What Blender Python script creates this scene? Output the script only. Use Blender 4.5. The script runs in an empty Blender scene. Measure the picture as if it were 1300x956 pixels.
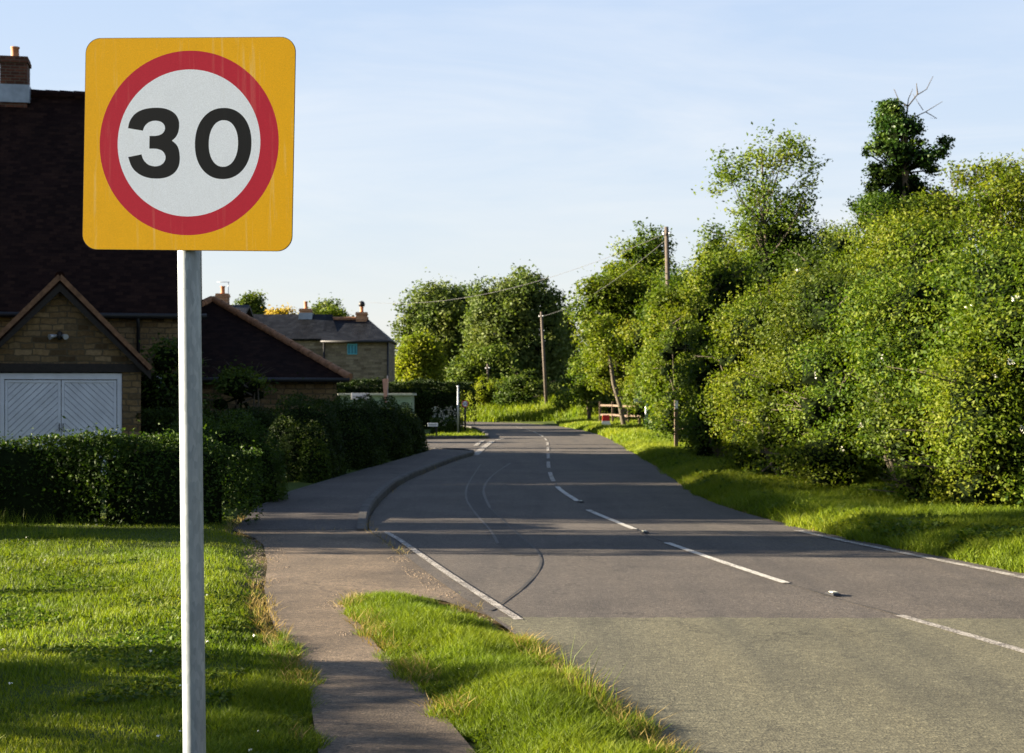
import bpy, math, random
import numpy as np
from mathutils import Vector, Matrix, geometry

random.seed(7)
RNG = np.random.default_rng(7)
SC = bpy.context.scene
COL = SC.collection
F = 2000.0; HZ = 503.0; EYE = 1.65          # focal length in px of the 1300 px photo, horizon row, eye height

def P(px, py, Y):
    return Vector(((px-650)/F*Y, Y, EYE-(py-HZ)/F*Y))
def G(px, py):
    Y = F*EYE/(py-HZ)
    return ((px-650)/F*Y, Y)

# ------------------------------------------------------------------ tagging
def tag(o, label=None, cat=None, group=None, kind=None):
    if label: o['label'] = label
    if cat: o['category'] = cat
    if group: o['group'] = group
    if kind: o['kind'] = kind
    return o
def thing(name, label, cat, loc=(0,0,0), rz=0, group=None):
    o = bpy.data.objects.new(name, None); COL.objects.link(o)
    o.location = loc; o.rotation_euler = (0,0,rz); o.empty_display_size = .2
    return tag(o, label, cat, group)
def copy_tree(o, parent=None):
    c = o.copy(); COL.objects.link(c); c.parent = parent
    for ch in [k for k in bpy.data.objects if k.parent == o]:
        copy_tree(ch, c)
    return c

# ------------------------------------------------------------------ mesh builder
class MB:
    def __init__(s): s.v = []; s.f = []; s.sm = []
    def add(s, vs, fs, smooth=False):
        o = len(s.v); s.v += [tuple(v) for v in vs]
        for f in fs: s.f.append(tuple(i+o for i in f)); s.sm.append(smooth)
        return s
    def box(s, x0, x1, y0, y1, z0, z1, M=None, bev=0):
        vs = [Vector((x,y,z)) for z in (z0,z1) for y in (y0,y1) for x in (x0,x1)]
        if M is not None: vs = [M @ v for v in vs]
        return s.add(vs, [(0,2,3,1),(4,5,7,6),(0,1,5,4),(2,6,7,3),(0,4,6,2),(1,3,7,5)])
    def tube(s, pts, rs, n=8, cap=True, smooth=True):
        pts = [Vector(p) for p in pts]
        if not hasattr(rs, '__len__'): rs = [rs]*len(pts)
        rings = []; ref = None
        for i, p in enumerate(pts):
            t = (pts[min(i+1,len(pts)-1)]-pts[max(i-1,0)])
            if t.length < 1e-9: t = Vector((0,0,1))
            t.normalize()
            if ref is None: ref = Vector((1,0,0)) if abs(t.x) < .8 else Vector((0,1,0))
            u = t.cross(ref)
            if u.length < 1e-4: u = t.cross(Vector((0,1,.3)))
            u.normalize(); w = t.cross(u); ref = -t.cross(w) if False else ref
            rings.append([p+(u*math.cos(a)+w*math.sin(a))*rs[i] for a in [2*math.pi*k/n for k in range(n)]])
        vs = [v for r in rings for v in r]; fs = []
        for i in range(len(pts)-1):
            for k in range(n):
                a = i*n+k; b = i*n+(k+1)%n
                fs.append((a,b,b+n,a+n))
        s.add(vs, fs, smooth)
        if cap:
            s.add(rings[0], [tuple(range(n))]); s.add(rings[-1], [tuple(reversed(range(n)))])
        return s
    def prism(s, poly, n, thick, z=0):
        """poly: list of 3D points, planar; extruded along n by thick"""
        k = len(poly); poly = [Vector(p) for p in poly]; n = Vector(n)*thick
        tris = geometry.tessellate_polygon([poly])
        vs = poly+[p+n for p in poly]
        fs = [tuple(t) for t in tris]+[tuple(reversed([i+k for i in t])) for t in tris]
        fs += [(i,(i+1)%k,(i+1)%k+k,i+k) for i in range(k)]
        return s.add(vs, fs)
    def lathe(s, c, prof, n=16):
        c = Vector(c); vs = []; fs = []
        for (r, z) in prof:
            for k in range(n):
                a = 2*math.pi*k/n; vs.append(c+Vector((r*math.cos(a), r*math.sin(a), z)))
        for i in range(len(prof)-1):
            for k in range(n):
                a = i*n+k; b = i*n+(k+1)%n; fs.append((a,b,b+n,a+n))
        s.add(vs, fs, True)
        s.add(vs[:n], [tuple(reversed(range(n)))]); s.add(vs[-n:], [tuple(range(n))])
        return s
    def build(s, name, mat, parent=None, loc=None, bevel=0, fixn=True):
        me = bpy.data.meshes.new(name)
        me.from_pydata(s.v, [], s.f); me.update()
        me.polygons.foreach_set('use_smooth', s.sm)
        if fixn:
            import bmesh
            bm = bmesh.new(); bm.from_mesh(me)
            bmesh.ops.remove_doubles(bm, verts=bm.verts, dist=1e-5)
            bmesh.ops.recalc_face_normals(bm, faces=bm.faces)
            bm.to_mesh(me); bm.free()
        uv = me.uv_layers.new(name='UVMap'); Z = Vector((0,0,1))
        for p in me.polygons:
            n = p.normal
            u = Z.cross(n)
            if u.length < .05: u = Vector((1,0,0))
            u.normalize(); w = n.cross(u)
            for li in p.loop_indices:
                co = me.vertices[me.loops[li].vertex_index].co
                uv.data[li].uv = (co.dot(u), co.dot(w))
        if isinstance(mat, (list, tuple)):
            for m in mat: me.materials.append(m)
        else: me.materials.append(mat)
        o = bpy.data.objects.new(name, me); COL.objects.link(o)
        if parent is not None: o.parent = parent
        if loc is not None: o.location = loc
        if bevel:
            b = o.modifiers.new('bevel','BEVEL'); b.width = bevel; b.segments = 2; b.limit_method = 'ANGLE'
        return o

def np_mesh(name, verts, faces_flat, loop_counts, mat, attr=None, smooth=False, parent=None):
    """fast mesh from numpy; attr = per-face float"""
    me = bpy.data.meshes.new(name)
    nv = len(verts); nf = len(loop_counts); nl = len(faces_flat)
    me.vertices.add(nv); me.vertices.foreach_set('co', np.asarray(verts, np.float32).ravel())
    me.loops.add(nl); me.loops.foreach_set('vertex_index', np.asarray(faces_flat, np.int32))
    me.polygons.add(nf)
    st = np.concatenate([[0], np.cumsum(loop_counts)[:-1]]).astype(np.int32)
    me.polygons.foreach_set('loop_start', st)
    me.update(calc_edges=True)
    if attr is not None:
        a = me.attributes.new('v','FLOAT','FACE'); a.data.foreach_set('value', np.asarray(attr, np.float32))
    if smooth: me.polygons.foreach_set('use_smooth', np.ones(nf, bool))
    me.materials.append(mat)
    o = bpy.data.objects.new(name, me); COL.objects.link(o)
    if parent is not None: o.parent = parent
    return o

# ------------------------------------------------------------------ materials
def new_mat(name):
    m = bpy.data.materials.new(name); m.use_nodes = True
    nt = m.node_tree; nt.nodes.clear()
    return m, nt, nt.nodes, nt.links
def N(nt, t, **kw):
    n = nt.nodes.new(t)
    for k, v in kw.items():
        if k in n.inputs: n.inputs[k].default_value = v
        else: setattr(n, k, v)
    return n
def ramp(nt, fac, stops, interp='LINEAR'):
    r = nt.nodes.new('ShaderNodeValToRGB'); r.color_ramp.interpolation = interp
    e = r.color_ramp.elements
    while len(e) < len(stops): e.new(.5)
    for i, (p, c) in enumerate(stops):
        e[i].position = p; e[i].color = (*c, 1) if len(c) == 3 else c
    nt.links.new(fac, r.inputs[0]); return r.outputs[0]
def noise(nt, vec, scale, detail=3, rough=.55, dist=0):
    n = N(nt, 'ShaderNodeTexNoise'); n.inputs['Scale'].default_value = scale
    n.inputs['Detail'].default_value = detail; n.inputs['Roughness'].default_value = rough
    n.inputs['Distortion'].default_value = dist
    nt.links.new(vec, n.inputs['Vector']); return n.outputs['Fac']
def mapping(nt, vec, scale=(1,1,1), rot=(0,0,0)):
    m = N(nt, 'ShaderNodeMapping'); m.inputs['Scale'].default_value = scale; m.inputs['Rotation'].default_value = rot
    nt.links.new(vec, m.inputs['Vector']); return m.outputs[0]
def mix(nt, fac, a, b, mode='MIX'):
    m = N(nt, 'ShaderNodeMix', data_type='RGBA', blend_type=mode, clamp_result=False)
    for s, v in ((0,fac),(6,a),(7,b)):
        if hasattr(v, 'is_linked') or hasattr(v, 'links'): nt.links.new(v, m.inputs[s])
        else: m.inputs[s].default_value = v if s == 0 else (*v, 1)
    return m.outputs[2]
def bump(nt, h, strength=.5, dist=.01):
    b = N(nt, 'ShaderNodeBump'); b.inputs['Strength'].default_value = strength; b.inputs['Distance'].default_value = dist
    nt.links.new(h, b.inputs['Height']); return b.outputs[0]
def finish(nt, col, rough=.8, metal=0, nrm=None, spec=.3, trans=None):
    p = N(nt, 'ShaderNodeBsdfPrincipled'); o = N(nt, 'ShaderNodeOutputMaterial')
    if hasattr(col, 'links'): nt.links.new(col, p.inputs['Base Color'])
    else: p.inputs['Base Color'].default_value = (*col, 1)
    if hasattr(rough, 'links'): nt.links.new(rough, p.inputs['Roughness'])
    else: p.inputs['Roughness'].default_value = rough
    p.inputs['Metallic'].default_value = metal; p.inputs['Specular IOR Level'].default_value = spec
    if nrm is not None: nt.links.new(nrm, p.inputs['Normal'])
    out = p.outputs[0]
    if trans:
        t = N(nt, 'ShaderNodeBsdfTranslucent')
        tc = mix(nt, 1.0, col, trans[1], 'MULTIPLY')
        nt.links.new(tc, t.inputs[0])
        ms = N(nt, 'ShaderNodeMixShader'); ms.inputs[0].default_value = trans[0]
        nt.links.new(out, ms.inputs[1]); nt.links.new(t.outputs[0], ms.inputs[2]); out = ms.outputs[0]
    nt.links.new(out, o.inputs[0]); return p
def obj_co(nt): return N(nt, 'ShaderNodeTexCoord').outputs['Object']
def geo_co(nt): return N(nt, 'ShaderNodeNewGeometry').outputs['Position']
def uv_co(nt): return N(nt, 'ShaderNodeTexCoord').outputs['UV']

def plain(name, col, rough=.7, metal=0, var=.12, scale=8, spec=.3, bmp=0):
    m, nt, nd, lk = new_mat(name); co = obj_co(nt)
    f = noise(nt, co, scale, 4)
    c = ramp(nt, f, [(.3, tuple(x*(1-var) for x in col)), (.7, tuple(min(1,x*(1+var)) for x in col))])
    nr = bump(nt, noise(nt, co, scale*12, 3), .3, bmp) if bmp else None
    finish(nt, c, rough, metal, nr, spec); return m

def leaf_mat(name, dark, mid, light, trans=.32, tcol=(1.15,1.25,.5), rough=.5):
    m, nt, nd, lk = new_mat(name)
    a = N(nt, 'ShaderNodeAttribute', attribute_name='v').outputs['Fac']
    c = ramp(nt, a, [(0, dark), (.5, mid), (1, light)])
    # large patches of slightly different growth
    f = noise(nt, geo_co(nt), .45, 2)
    c = mix(nt, ramp(nt, f, [(.35,(0,0,0)),(.65,(1,1,1))]), c, mix(nt, 1.0, c, (1.18,1.02,.75), 'MULTIPLY'))
    finish(nt, c, rough+.1, 0, None, .14, (trans, tcol)); return m

def asphalt_mat(name, base, speck=.5, tint=None, wear=.25, patch=1.0):
    m, nt, nd, lk = new_mat(name); co = geo_co(nt)
    fine = noise(nt, co, 170, 2, .7); med = noise(nt, co, 45, 2, .6); big = noise(nt, co, .7, 4, .6)
    vor = N(nt, 'ShaderNodeTexVoronoi'); vor.inputs['Scale'].default_value = 60; lk.new(co, vor.inputs['Vector'])
    g = N(nt, 'ShaderNodeSeparateColor'); lk.new(vor.outputs['Color'], g.inputs[0])
    c1 = ramp(nt, g.outputs[0], [(0, tuple(x*.3 for x in base)), (.5, base), (.88, tuple(x*1.6 for x in base)), (1, tuple(x*2.6 for x in base))])
    c2 = mix(nt, .5, c1, ramp(nt, fine, [(.3, tuple(x*.4 for x in base)), (.7, tuple(x*1.7 for x in base))]))
    c3 = mix(nt, 1.0, c2, ramp(nt, big, [(.3,(1-wear,)*3), (.7,(1+wear*.6,)*3)]), 'MULTIPLY')
    # tyre-polished tracks and stains, stretched along the carriageway
    st = noise(nt, mapping(nt, co, (1.1,.09,1)), 1.6, 4, .6)
    c3 = mix(nt, 1.0, c3, ramp(nt, st, [(.32,(.72,.73,.76)), (.5,(1,1,1)), (.68,(1.14,1.12,1.08))]), 'MULTIPLY')
    # drips, old oil and small patches
    bl = noise(nt, mapping(nt, co, (1,.5,1)), 2.6, 6, .75, .8)
    c3 = mix(nt, 1.0, c3, ramp(nt, bl, [(.30,(.62,.62,.64)), (.42,(1,1,1)), (.66,(1,1,1)), (.78,(1.22,1.18,1.12))]), 'MULTIPLY')
    # hairline crazing
    ck = N(nt, 'ShaderNodeTexVoronoi', feature='DISTANCE_TO_EDGE'); ck.inputs['Scale'].default_value = .55
    wv = N(nt, 'ShaderNodeTexNoise'); wv.inputs['Scale'].default_value = 2.2; wv.inputs['Detail'].default_value = 5; lk.new(co, wv.inputs['Vector'])
    ws = N(nt, 'ShaderNodeVectorMath', operation='SCALE'); lk.new(wv.outputs['Color'], ws.inputs[0]); ws.inputs['Scale'].default_value = 1.1
    wa = N(nt, 'ShaderNodeVectorMath', operation='ADD'); lk.new(co, wa.inputs[0]); lk.new(ws.outputs[0], wa.inputs[1]); lk.new(wa.outputs[0], ck.inputs['Vector'])
    cm = N(nt, 'ShaderNodeMath', operation='ADD'); lk.new(ck.outputs['Distance'], cm.inputs[0])
    lk.new(ramp(nt, noise(nt, co, .5, 2), [(.42,(.05,.05,.05)), (.55,(0,0,0))]), cm.inputs[1])
    c3 = mix(nt, 1.0, c3, ramp(nt, cm.outputs[0], [(0,(.45,.45,.45)), (.009,(1,1,1))]), 'MULTIPLY')
    h = mix(nt, .5, vor.outputs['Distance'], fine)
    finish(nt, c3, .85, 0, bump(nt, h, .7, .006), .3); return m

def paint_mat(name, col, under, amount=.5):
    m, nt, nd, lk = new_mat(name); co = geo_co(nt)
    f = noise(nt, co, 60, 5, .75); f2 = noise(nt, co, 4, 3, .6)
    mm = N(nt, 'ShaderNodeMath', operation='ADD'); f3 = N(nt, 'ShaderNodeMath', operation='MULTIPLY'); lk.new(f2, f3.inputs[0]); f3.inputs[1].default_value = .3
    lk.new(f, mm.inputs[0]); lk.new(f3.outputs[0], mm.inputs[1])
    k = ramp(nt, mm.outputs[0], [(amount-.03,(0,0,0)), (amount+.09,(1,1,1))])
    c = mix(nt, k, under, ramp(nt, f, [(.3, tuple(x*.8 for x in col)), (.7, col)]))
    finish(nt, c, .7, 0, bump(nt, f, .4, .004), .3); return m

def masonry_mat(name, cols, mortar, w, h, ms=.014, distort=.03, off=.5, bd=.02, rough=.9, squash=1.0):
    m, nt, nd, lk = new_mat(name); uv = uv_co(nt)
    nz = N(nt, 'ShaderNodeTexNoise'); nz.inputs['Scale'].default_value = 5; lk.new(uv, nz.inputs['Vector'])
    vm = N(nt, 'ShaderNodeVectorMath', operation='SCALE'); lk.new(nz.outputs['Color'], vm.inputs[0]); vm.inputs['Scale'].default_value = distort
    va = N(nt, 'ShaderNodeVectorMath', operation='ADD'); lk.new(uv, va.inputs[0]); lk.new(vm.outputs[0], va.inputs[1])
    b = N(nt, 'ShaderNodeTexBrick'); lk.new(va.outputs[0], b.inputs['Vector'])
    b.inputs['Scale'].default_value = 1; b.inputs['Brick Width'].default_value = w; b.inputs['Row Height'].default_value = h
    b.inputs['Mortar Size'].default_value = ms; b.inputs['Mortar Smooth'].default_value = .3; b.inputs['Bias'].default_value = 0
    b.offset = off; b.squash = squash; b.squash_frequency = 3
    b.inputs['Color1'].default_value = (0,0,0,1); b.inputs['Color2'].default_value = (1,1,1,1); b.inputs['Mortar'].default_value = (.5,.5,.5,1)
    n = len(cols)
    c = ramp(nt, b.outputs['Color'], [(i/(n-1), cols[i]) for i in range(n)])
    c = mix(nt, 1.0, c, ramp(nt, noise(nt, uv, 14, 4, .7), [(.3,(.7,.7,.7)),(.7,(1.2,1.2,1.2))]), 'MULTIPLY')
    c = mix(nt, 1.0, c, ramp(nt, noise(nt, uv, .8, 3, .6), [(.3,(.82,.8,.78)),(.7,(1.08,1.08,1.08))]), 'MULTIPLY')
    c = mix(nt, b.outputs['Fac'], c, mortar)
    inv = N(nt, 'ShaderNodeMath', operation='SUBTRACT'); inv.inputs[0].default_value = 1; lk.new(b.outputs['Fac'], inv.inputs[1])
    hh = N(nt, 'ShaderNodeMath', operation='ADD'); lk.new(inv.outputs[0], hh.inputs[0]); 
    nn = N(nt, 'ShaderNodeMath', operation='MULTIPLY'); lk.new(noise(nt, uv, 22, 4, .7), nn.inputs[0]); nn.inputs[1].default_value = .7
    lk.new(nn.outputs[0], hh.inputs[1])
    finish(nt, c, rough, 0, bump(nt, hh.outputs[0], .8, bd), .2); return m

def tile_mat(name, cols, w, h, bd=.03, rough=.85):
    """courses of overlapping tiles: each course thickens towards its lower edge"""
    m, nt, nd, lk = new_mat(name); uv = uv_co(nt)
    b = N(nt, 'ShaderNodeTexBrick'); lk.new(uv, b.inputs['Vector'])
    b.inputs['Scale'].default_value = 1; b.inputs['Brick Width'].default_value = w; b.inputs['Row Height'].default_value = h
    b.inputs['Mortar Size'].default_value = .004; b.inputs['Mortar Smooth'].default_value = .2
    b.inputs['Color1'].default_value = (0,0,0,1); b.inputs['Color2'].default_value = (1,1,1,1); b.inputs['Mortar'].default_value = (.3,.3,.3,1)
    n = len(cols); c = ramp(nt, b.outputs['Color'], [(i/(n-1), cols[i]) for i in range(n)])
    c = mix(nt, 1.0, c, ramp(nt, noise(nt, uv, 1.2, 4, .65), [(.3,(.7,.7,.7)),(.7,(1.25,1.25,1.25))]), 'MULTIPLY')
    sx = N(nt, 'ShaderNodeSeparateXYZ'); lk.new(uv, sx.inputs[0])
    d = N(nt, 'ShaderNodeMath', operation='DIVIDE'); lk.new(sx.outputs[1], d.inputs[0]); d.inputs[1].default_value = h
    fr = N(nt, 'ShaderNodeMath', operation='FRACT'); lk.new(d.outputs[0], fr.inputs[0])
    iv = N(nt, 'ShaderNodeMath', operation='SUBTRACT'); iv.inputs[0].default_value = 1; lk.new(fr.outputs[0], iv.inputs[1])
    ad = N(nt, 'ShaderNodeMath', operation='ADD'); lk.new(iv.outputs[0], ad.inputs[0])
    n2 = N(nt, 'ShaderNodeMath', operation='MULTIPLY'); lk.new(noise(nt, uv, 9, 3), n2.inputs[0]); n2.inputs[1].default_value = .5
    lk.new(n2.outputs[0], ad.inputs[1])
    finish(nt, c, rough, 0, bump(nt, ad.outputs[0], .9, bd), .06); return m

M = {}
M['asphalt'] = asphalt_mat('asphalt', (.064,.054,.045))
M['asphalt_green'] = asphalt_mat('faded_green_surfacing', (.086,.080,.050), wear=.18)
M['asphalt_side'] = asphalt_mat('side_road_asphalt', (.064,.054,.045))
M['footway'] = asphalt_mat('footway_tarmac', (.058,.048,.041), wear=.3)
M['path'] = asphalt_mat('worn_path_tarmac', (.105,.078,.052), wear=.6)
M['paint'] = paint_mat('road_paint', (.42,.39,.34), (.062,.054,.046), .62)
M['paint_new'] = paint_mat('road_paint_fresh', (.50,.48,.43), (.062,.054,.046), .57)
M['seam'] = paint_mat('seam_sealant', (.022,.021,.02), (.05,.045,.04), .58)
M['seam_pale'] = paint_mat('pale_seam', (.10,.095,.09), (.06,.054,.047), .66)
M['kerb'] = plain('kerb_concrete', (.068,.063,.057), .9, var=.35, scale=5, bmp=.004)
M['ground'] = None
def ground_mat():
    m, nt, nd, lk = new_mat('ground_turf'); co = geo_co(nt)
    a = noise(nt, co, 1.1, 5, .65); b = noise(nt, co, 30, 3, .7)
    c = ramp(nt, a, [(.3,(.035,.05,.009)), (.5,(.055,.08,.014)), (.72,(.09,.10,.022))])
    c = mix(nt, 1.0, c, ramp(nt, b, [(.3,(.45,.45,.4)), (.7,(1.4,1.35,1.1))]), 'MULTIPLY')
    # bare soil where the turf meets tarmac (edge attribute) 
    e = N(nt, 'ShaderNodeAttribute', attribute_name='edge').outputs['Fac']
    ed = N(nt, 'ShaderNodeMath', operation='MULTIPLY'); lk.new(e, ed.inputs[0])
    lk.new(ramp(nt, noise(nt, co, 6, 4, .7), [(.3,(.2,.2,.2)),(.6,(1,1,1))]), ed.inputs[1])
    c = mix(nt, ed.outputs[0], c, ramp(nt, b, [(.3,(.06,.04,.022)), (.7,(.15,.105,.06))]))
    finish(nt, c, .95, 0, bump(nt, b, .8, .02), .1); return m
M['ground'] = ground_mat()
M['grass'] = leaf_mat('grass_blades', (.052,.088,.007), (.112,.168,.012), (.20,.24,.033), .38, (1.3,1.3,.4), .45)
M['grass_dry'] = leaf_mat('dry_grass', (.14,.11,.03), (.25,.2,.08), (.36,.3,.14), .3, (1.1,1.1,.8), .6)
M['leaf_hedge'] = leaf_mat('leaf_privet', (.010,.023,.003), (.028,.058,.006), (.07,.11,.012), 0.25)
M['leaf_yew'] = leaf_mat('leaf_yew', (.010,.020,.004), (.018,.036,.005), (.05,.08,.008), 0.2)
M['leaf_elder'] = leaf_mat('leaf_elder', (.020,.047,.004), (.052,.093,.007), (.12,.158,.015), 0.36)
M['leaf_haw'] = leaf_mat('leaf_hawthorn', (.030,.055,.004), (.068,.105,.006), (.135,.16,.016), 0.38)
M['leaf_ash'] = leaf_mat('leaf_ash', (.04,.075,.007), (.075,.12,.012), (.13,.17,.025), 0.4)
M['leaf_ivy'] = leaf_mat('leaf_ivy', (0.0120,0.0360,0.0064), (0.0320,0.0680,0.0096), (0.0720,0.1120,0.0160), .18, rough=.35)
M['leaf_syc'] = leaf_mat('leaf_sycamore', (.03,.058,.009), (.055,.09,.012), (.095,.13,.02), 0.32)
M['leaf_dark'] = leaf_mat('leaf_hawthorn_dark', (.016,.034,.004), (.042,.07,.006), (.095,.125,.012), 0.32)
M['leaf_far'] = leaf_mat('leaf_far_tree', (.045,.075,.02), (.07,.105,.028), (.11,.145,.04), 0.3)
M['leaf_lime'] = leaf_mat('leaf_lime_green', (.07,.11,.008), (.125,.165,.012), (.19,.22,.025), 0.4)
M['leaf_gold'] = leaf_mat('leaf_golden', (0.1600,0.1360,0.0096), (0.2720,0.2160,0.0160), (0.3600,0.2880,0.0400), .35, (1.2,1.1,.4))
M['petal'] = plain('white_blossom', (.72,.70,.58), .8, var=.1)
M['core'] = plain('dark_shade_fill', (.007,.011,.004), 1.0, var=.3, scale=12, spec=0)  # near-black fill; shade between the leaves is put into its colour
M['bark'] = plain('bark', (.10,.075,.05), .95, var=.4, scale=14, bmp=.02)
M['bark_pale'] = plain('pale_bark', (.07,.058,.04), .95, var=.3, scale=14, bmp=.01)
M['stone'] = masonry_mat('coursed_limestone', [(.07,.046,.022),(.17,.112,.052),(.22,.15,.072),(.11,.078,.04),(.27,.19,.10)], (.09,.07,.042), .34, .125, .015, .085, bd=.035, squash=.7)
M['stone_grey'] = masonry_mat('grey_rubble_limestone', [(.10,.085,.06),(.17,.145,.10),(.22,.19,.14),(.13,.11,.08)], (.14,.12,.09), .4, .15, .016, .06, bd=.03, squash=.7)
M['brick'] = masonry_mat('chimney_brick', [(.05,.02,.014),(.09,.035,.022),(.13,.05,.03)], (.1,.08,.06), .225, .075, .009, .003, bd=.012)
M['brick_orange'] = masonry_mat('orange_brick', [(.3,.13,.06),(.42,.2,.10),(.5,.26,.13)], (.4,.3,.2), .225, .075, .009, .003, bd=.012)
M['tile'] = tile_mat('clay_tile', [(.008,.003,.002),(.014,.006,.004),(.022,.010,.006)], .165, .105)
M['tile_hip'] = plain('hip_tile', (.26,.13,.065), .85, var=.35, scale=9, bmp=.01)
M['slate'] = tile_mat('blue_slate', [(.006,.007,.009),(.010,.011,.014),(.015,.017,.021)], .25, .2, .02, .55)
M['lead'] = plain('lead_flashing', (.24,.28,.33), .5, .3, var=.2, scale=4)
M['terracotta'] = plain('terracotta', (.36,.15,.07), .8, var=.2)
M['black'] = plain('black_plastic', (.012,.012,.013), .5, var=.2)
M['dark_wood'] = plain('dark_stained_timber', (.018,.014,.011), .7, var=.3, scale=20, bmp=.004)
M['verge'] = plain('verge_mortar_and_tile', (.16,.085,.045), .9, var=.35, scale=10, bmp=.01)
M['white_wood'] = plain('white_painted_timber', (.56,.58,.62), .5, var=.12, scale=2.5)
M['glass'] = plain('window_glass', (.03,.04,.05), .08, var=.1, spec=.8)
M['blue_paint'] = plain('turquoise_paint', (.06,.30,.38), .5, var=.1)
M['green_shed'] = plain('pale_green_paint', (.20,.28,.20), .6, var=.1, scale=3)
M['shed_roof'] = plain('felt_roof_edge', (.42,.42,.34), .8, var=.2)
M['wood'] = plain('weathered_timber', (.10,.07,.048), .85, var=.3, scale=18, bmp=.006)
M['wood_grey'] = plain('grey_pole_timber', (.075,.06,.047), .9, var=.3, scale=10, bmp=.01)
M['white'] = plain('white_plate', (.75,.75,.74), .5, var=.05)
M['red'] = plain('red_sheeting', (.5,.02,.02), .5, var=.08)
M['wire'] = plain('cable', (.07,.07,.075), .6)
M['grey_steel'] = plain('grey_steel', (.36,.38,.4), .5, .5, var=.1)

# ------------------------------------------------------------------ ground layout (metres, camera above the origin looking along +Y)
ROAD_L = [(4.2,-14),(3.1,-6),(2.1,0),(1.5,3),(.97,6),(.40,9.07),(-.10,11.5),(-.74,14.5),(-1.45,18),(-1.76,19.5),(-1.96,22),(-2.08,26),(-2.06,30),(-1.80,35),(-1.45,40),(-1.05,45)]
ROAD_L2 = [(-.87,61.5),(-1.0,66),(-1.35,72),(-2.0,80),(-3.6,88),(-7.5,94),(-14,97),(-24,98.5),(-60,100)]
ROAD_R = [(-60,108),(-24,106.5),(-12,105.5),(-6,104),(-1.5,100.5),(1.2,94),(2.8,84),(3.6,72),(3.75,60),(3.55,47),(3.35,36),(3.15,29),(3.15,24),(3.74,19.2),(4.77,14.7),(5.75,10.5),(6.6,7),(7.5,3),(8.2,0),(9.5,-6),(11.2,-14)]
SIDE = [(-1.05,45),(-1.9,46.6),(-3.2,47.8),(-6,48.8),(-14,50),(-30,51),(-30,58),(-14,58.6),(-6,59.6),(-2.6,60.8),(-.87,61.5)]
FOOT = [(-1.80,19.5),(-2.0,22),(-2.12,26),(-2.10,30),(-1.84,35),(-1.49,40),(-1.09,45),(-1.7,46.4),(-2.35,46.9),(-2.45,44),(-3.1,34.4),(-3.65,26),(-3.6,22),(-3.45,19.5)]
PATH = [(-3.45,19.5),(-3.0,18.4),(-2.78,17.6),(-2.42,15.6),(-2.14,13.6),(-1.85,12.0),(-1.62,10.9),(-1.18,9.1),(-.85,7),(-.25,4),(.2,0),(.6,-6),(1.8,-6),(1.1,0),(.6,4),(-.1,7),(-.54,9.07),(-.88,10.4),(-1.12,11.5),(-1.36,12.6),(-1.30,13.0),(-.9,13.2),(-.55,12.75),(-.1,11.7),(-.72,14.5),(-1.45,18),(-1.76,19.5)]
PLOT = [(-.87,61.5),(-1.0,66),(-1.35,72),(-2.0,80),(-3.2,80),(-3.2,64),(-12,62),(-12,59.2),(-6,59.6),(-2.6,60.8)]

def smooth_poly(pts, k=6):
    out = []; n = len(pts)
    for i in range(n-1):
        p0 = pts[max(i-1,0)]; p1 = pts[i]; p2 = pts[i+1]; p3 = pts[min(i+2,n-1)]
        for j in range(k):
            t = j/k
            out.append(tuple(.5*((2*p1[a])+(-p0[a]+p2[a])*t+(2*p0[a]-5*p1[a]+4*p2[a]-p3[a])*t*t+(-p0[a]+3*p1[a]-3*p2[a]+p3[a])*t**3) for a in range(len(p1))))
    out.append(pts[-1]); return out
RL = smooth_poly(ROAD_L); RL2 = smooth_poly(ROAD_L2); RR = smooth_poly(ROAD_R)
ROADP = RL+RL2+RR
def inside(px, py, poly):
    px = np.asarray(px); py = np.asarray(py); c = np.zeros(px.shape, bool); n = len(poly)
    for i in range(n):
        x1, y1 = poly[i]; x2, y2 = poly[(i+1)%n]
        if y1 == y2: continue
        cond = ((y1 > py) != (y2 > py)) & (px < (x2-x1)*(py-y1)/(y2-y1)+x1)
        c ^= cond
    return c
def pdist(px, py, poly):
    d = np.full(np.shape(px), 1e9); n = len(poly)
    for i in range(n):
        x1, y1 = poly[i]; x2, y2 = poly[(i+1)%n]
        dx, dy = x2-x1, y2-y1; L = dx*dx+dy*dy+1e-12
        t = np.clip(((px-x1)*dx+(py-y1)*dy)/L, 0, 1)
        d = np.minimum(d, np.hypot(px-x1-t*dx, py-y1-t*dy))
    return d
HARD = [ROADP, SIDE, FOOT, PATH]
def hard_sd(px, py):
    sd = np.full(np.shape(px), 1e9)
    for p in HARD:
        d = pdist(px, py, p); d = np.where(inside(px, py, p), -d, d); sd = np.minimum(sd, d)
    return sd
def wob(x, y):
    return (np.sin(x*2.1+1.3*np.sin(y*1.7))*.5+np.sin(y*3.3+x*1.1)*.3+np.sin(x*5.7-y*4.1)*.25+np.sin(x*.6+y*.43)*.6)
def sstep(a, b, x):
    t = np.clip((x-a)/(b-a), 0, 1); return t*t*(3-2*t)
def terrain(x, y, sd=None):
    x = np.asarray(x, float); y = np.asarray(y, float)
    if sd is None: sd = hard_sd(x, y)
    sdw = sd+.075*wob(x*2.2, y*2.2)+.035*wob(x*7,y*6)
    right = sstep(2.5, 4.5, x)
    hgt = .05+right*.05
    z = -.04+(.04+hgt)*sstep(-.02, .55, sdw)
    z = z+.015*wob(x, y)*sstep(.1,1,sd)
    z = z+right*.06*sstep(.6, 3.5, sd)
    # bank outside the far bend
    bank = sstep(1.0, 7, sd)*sstep(88, 100, y)*sstep(96, 101, y+np.maximum(0,x)*1.0)
    z = z+bank*1.05*np.where(y > 100, 1, .6)
    z = z+sstep(140, 330, y)*7.0*(1+.3*np.sin(x*.012+1))
    return z
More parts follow.
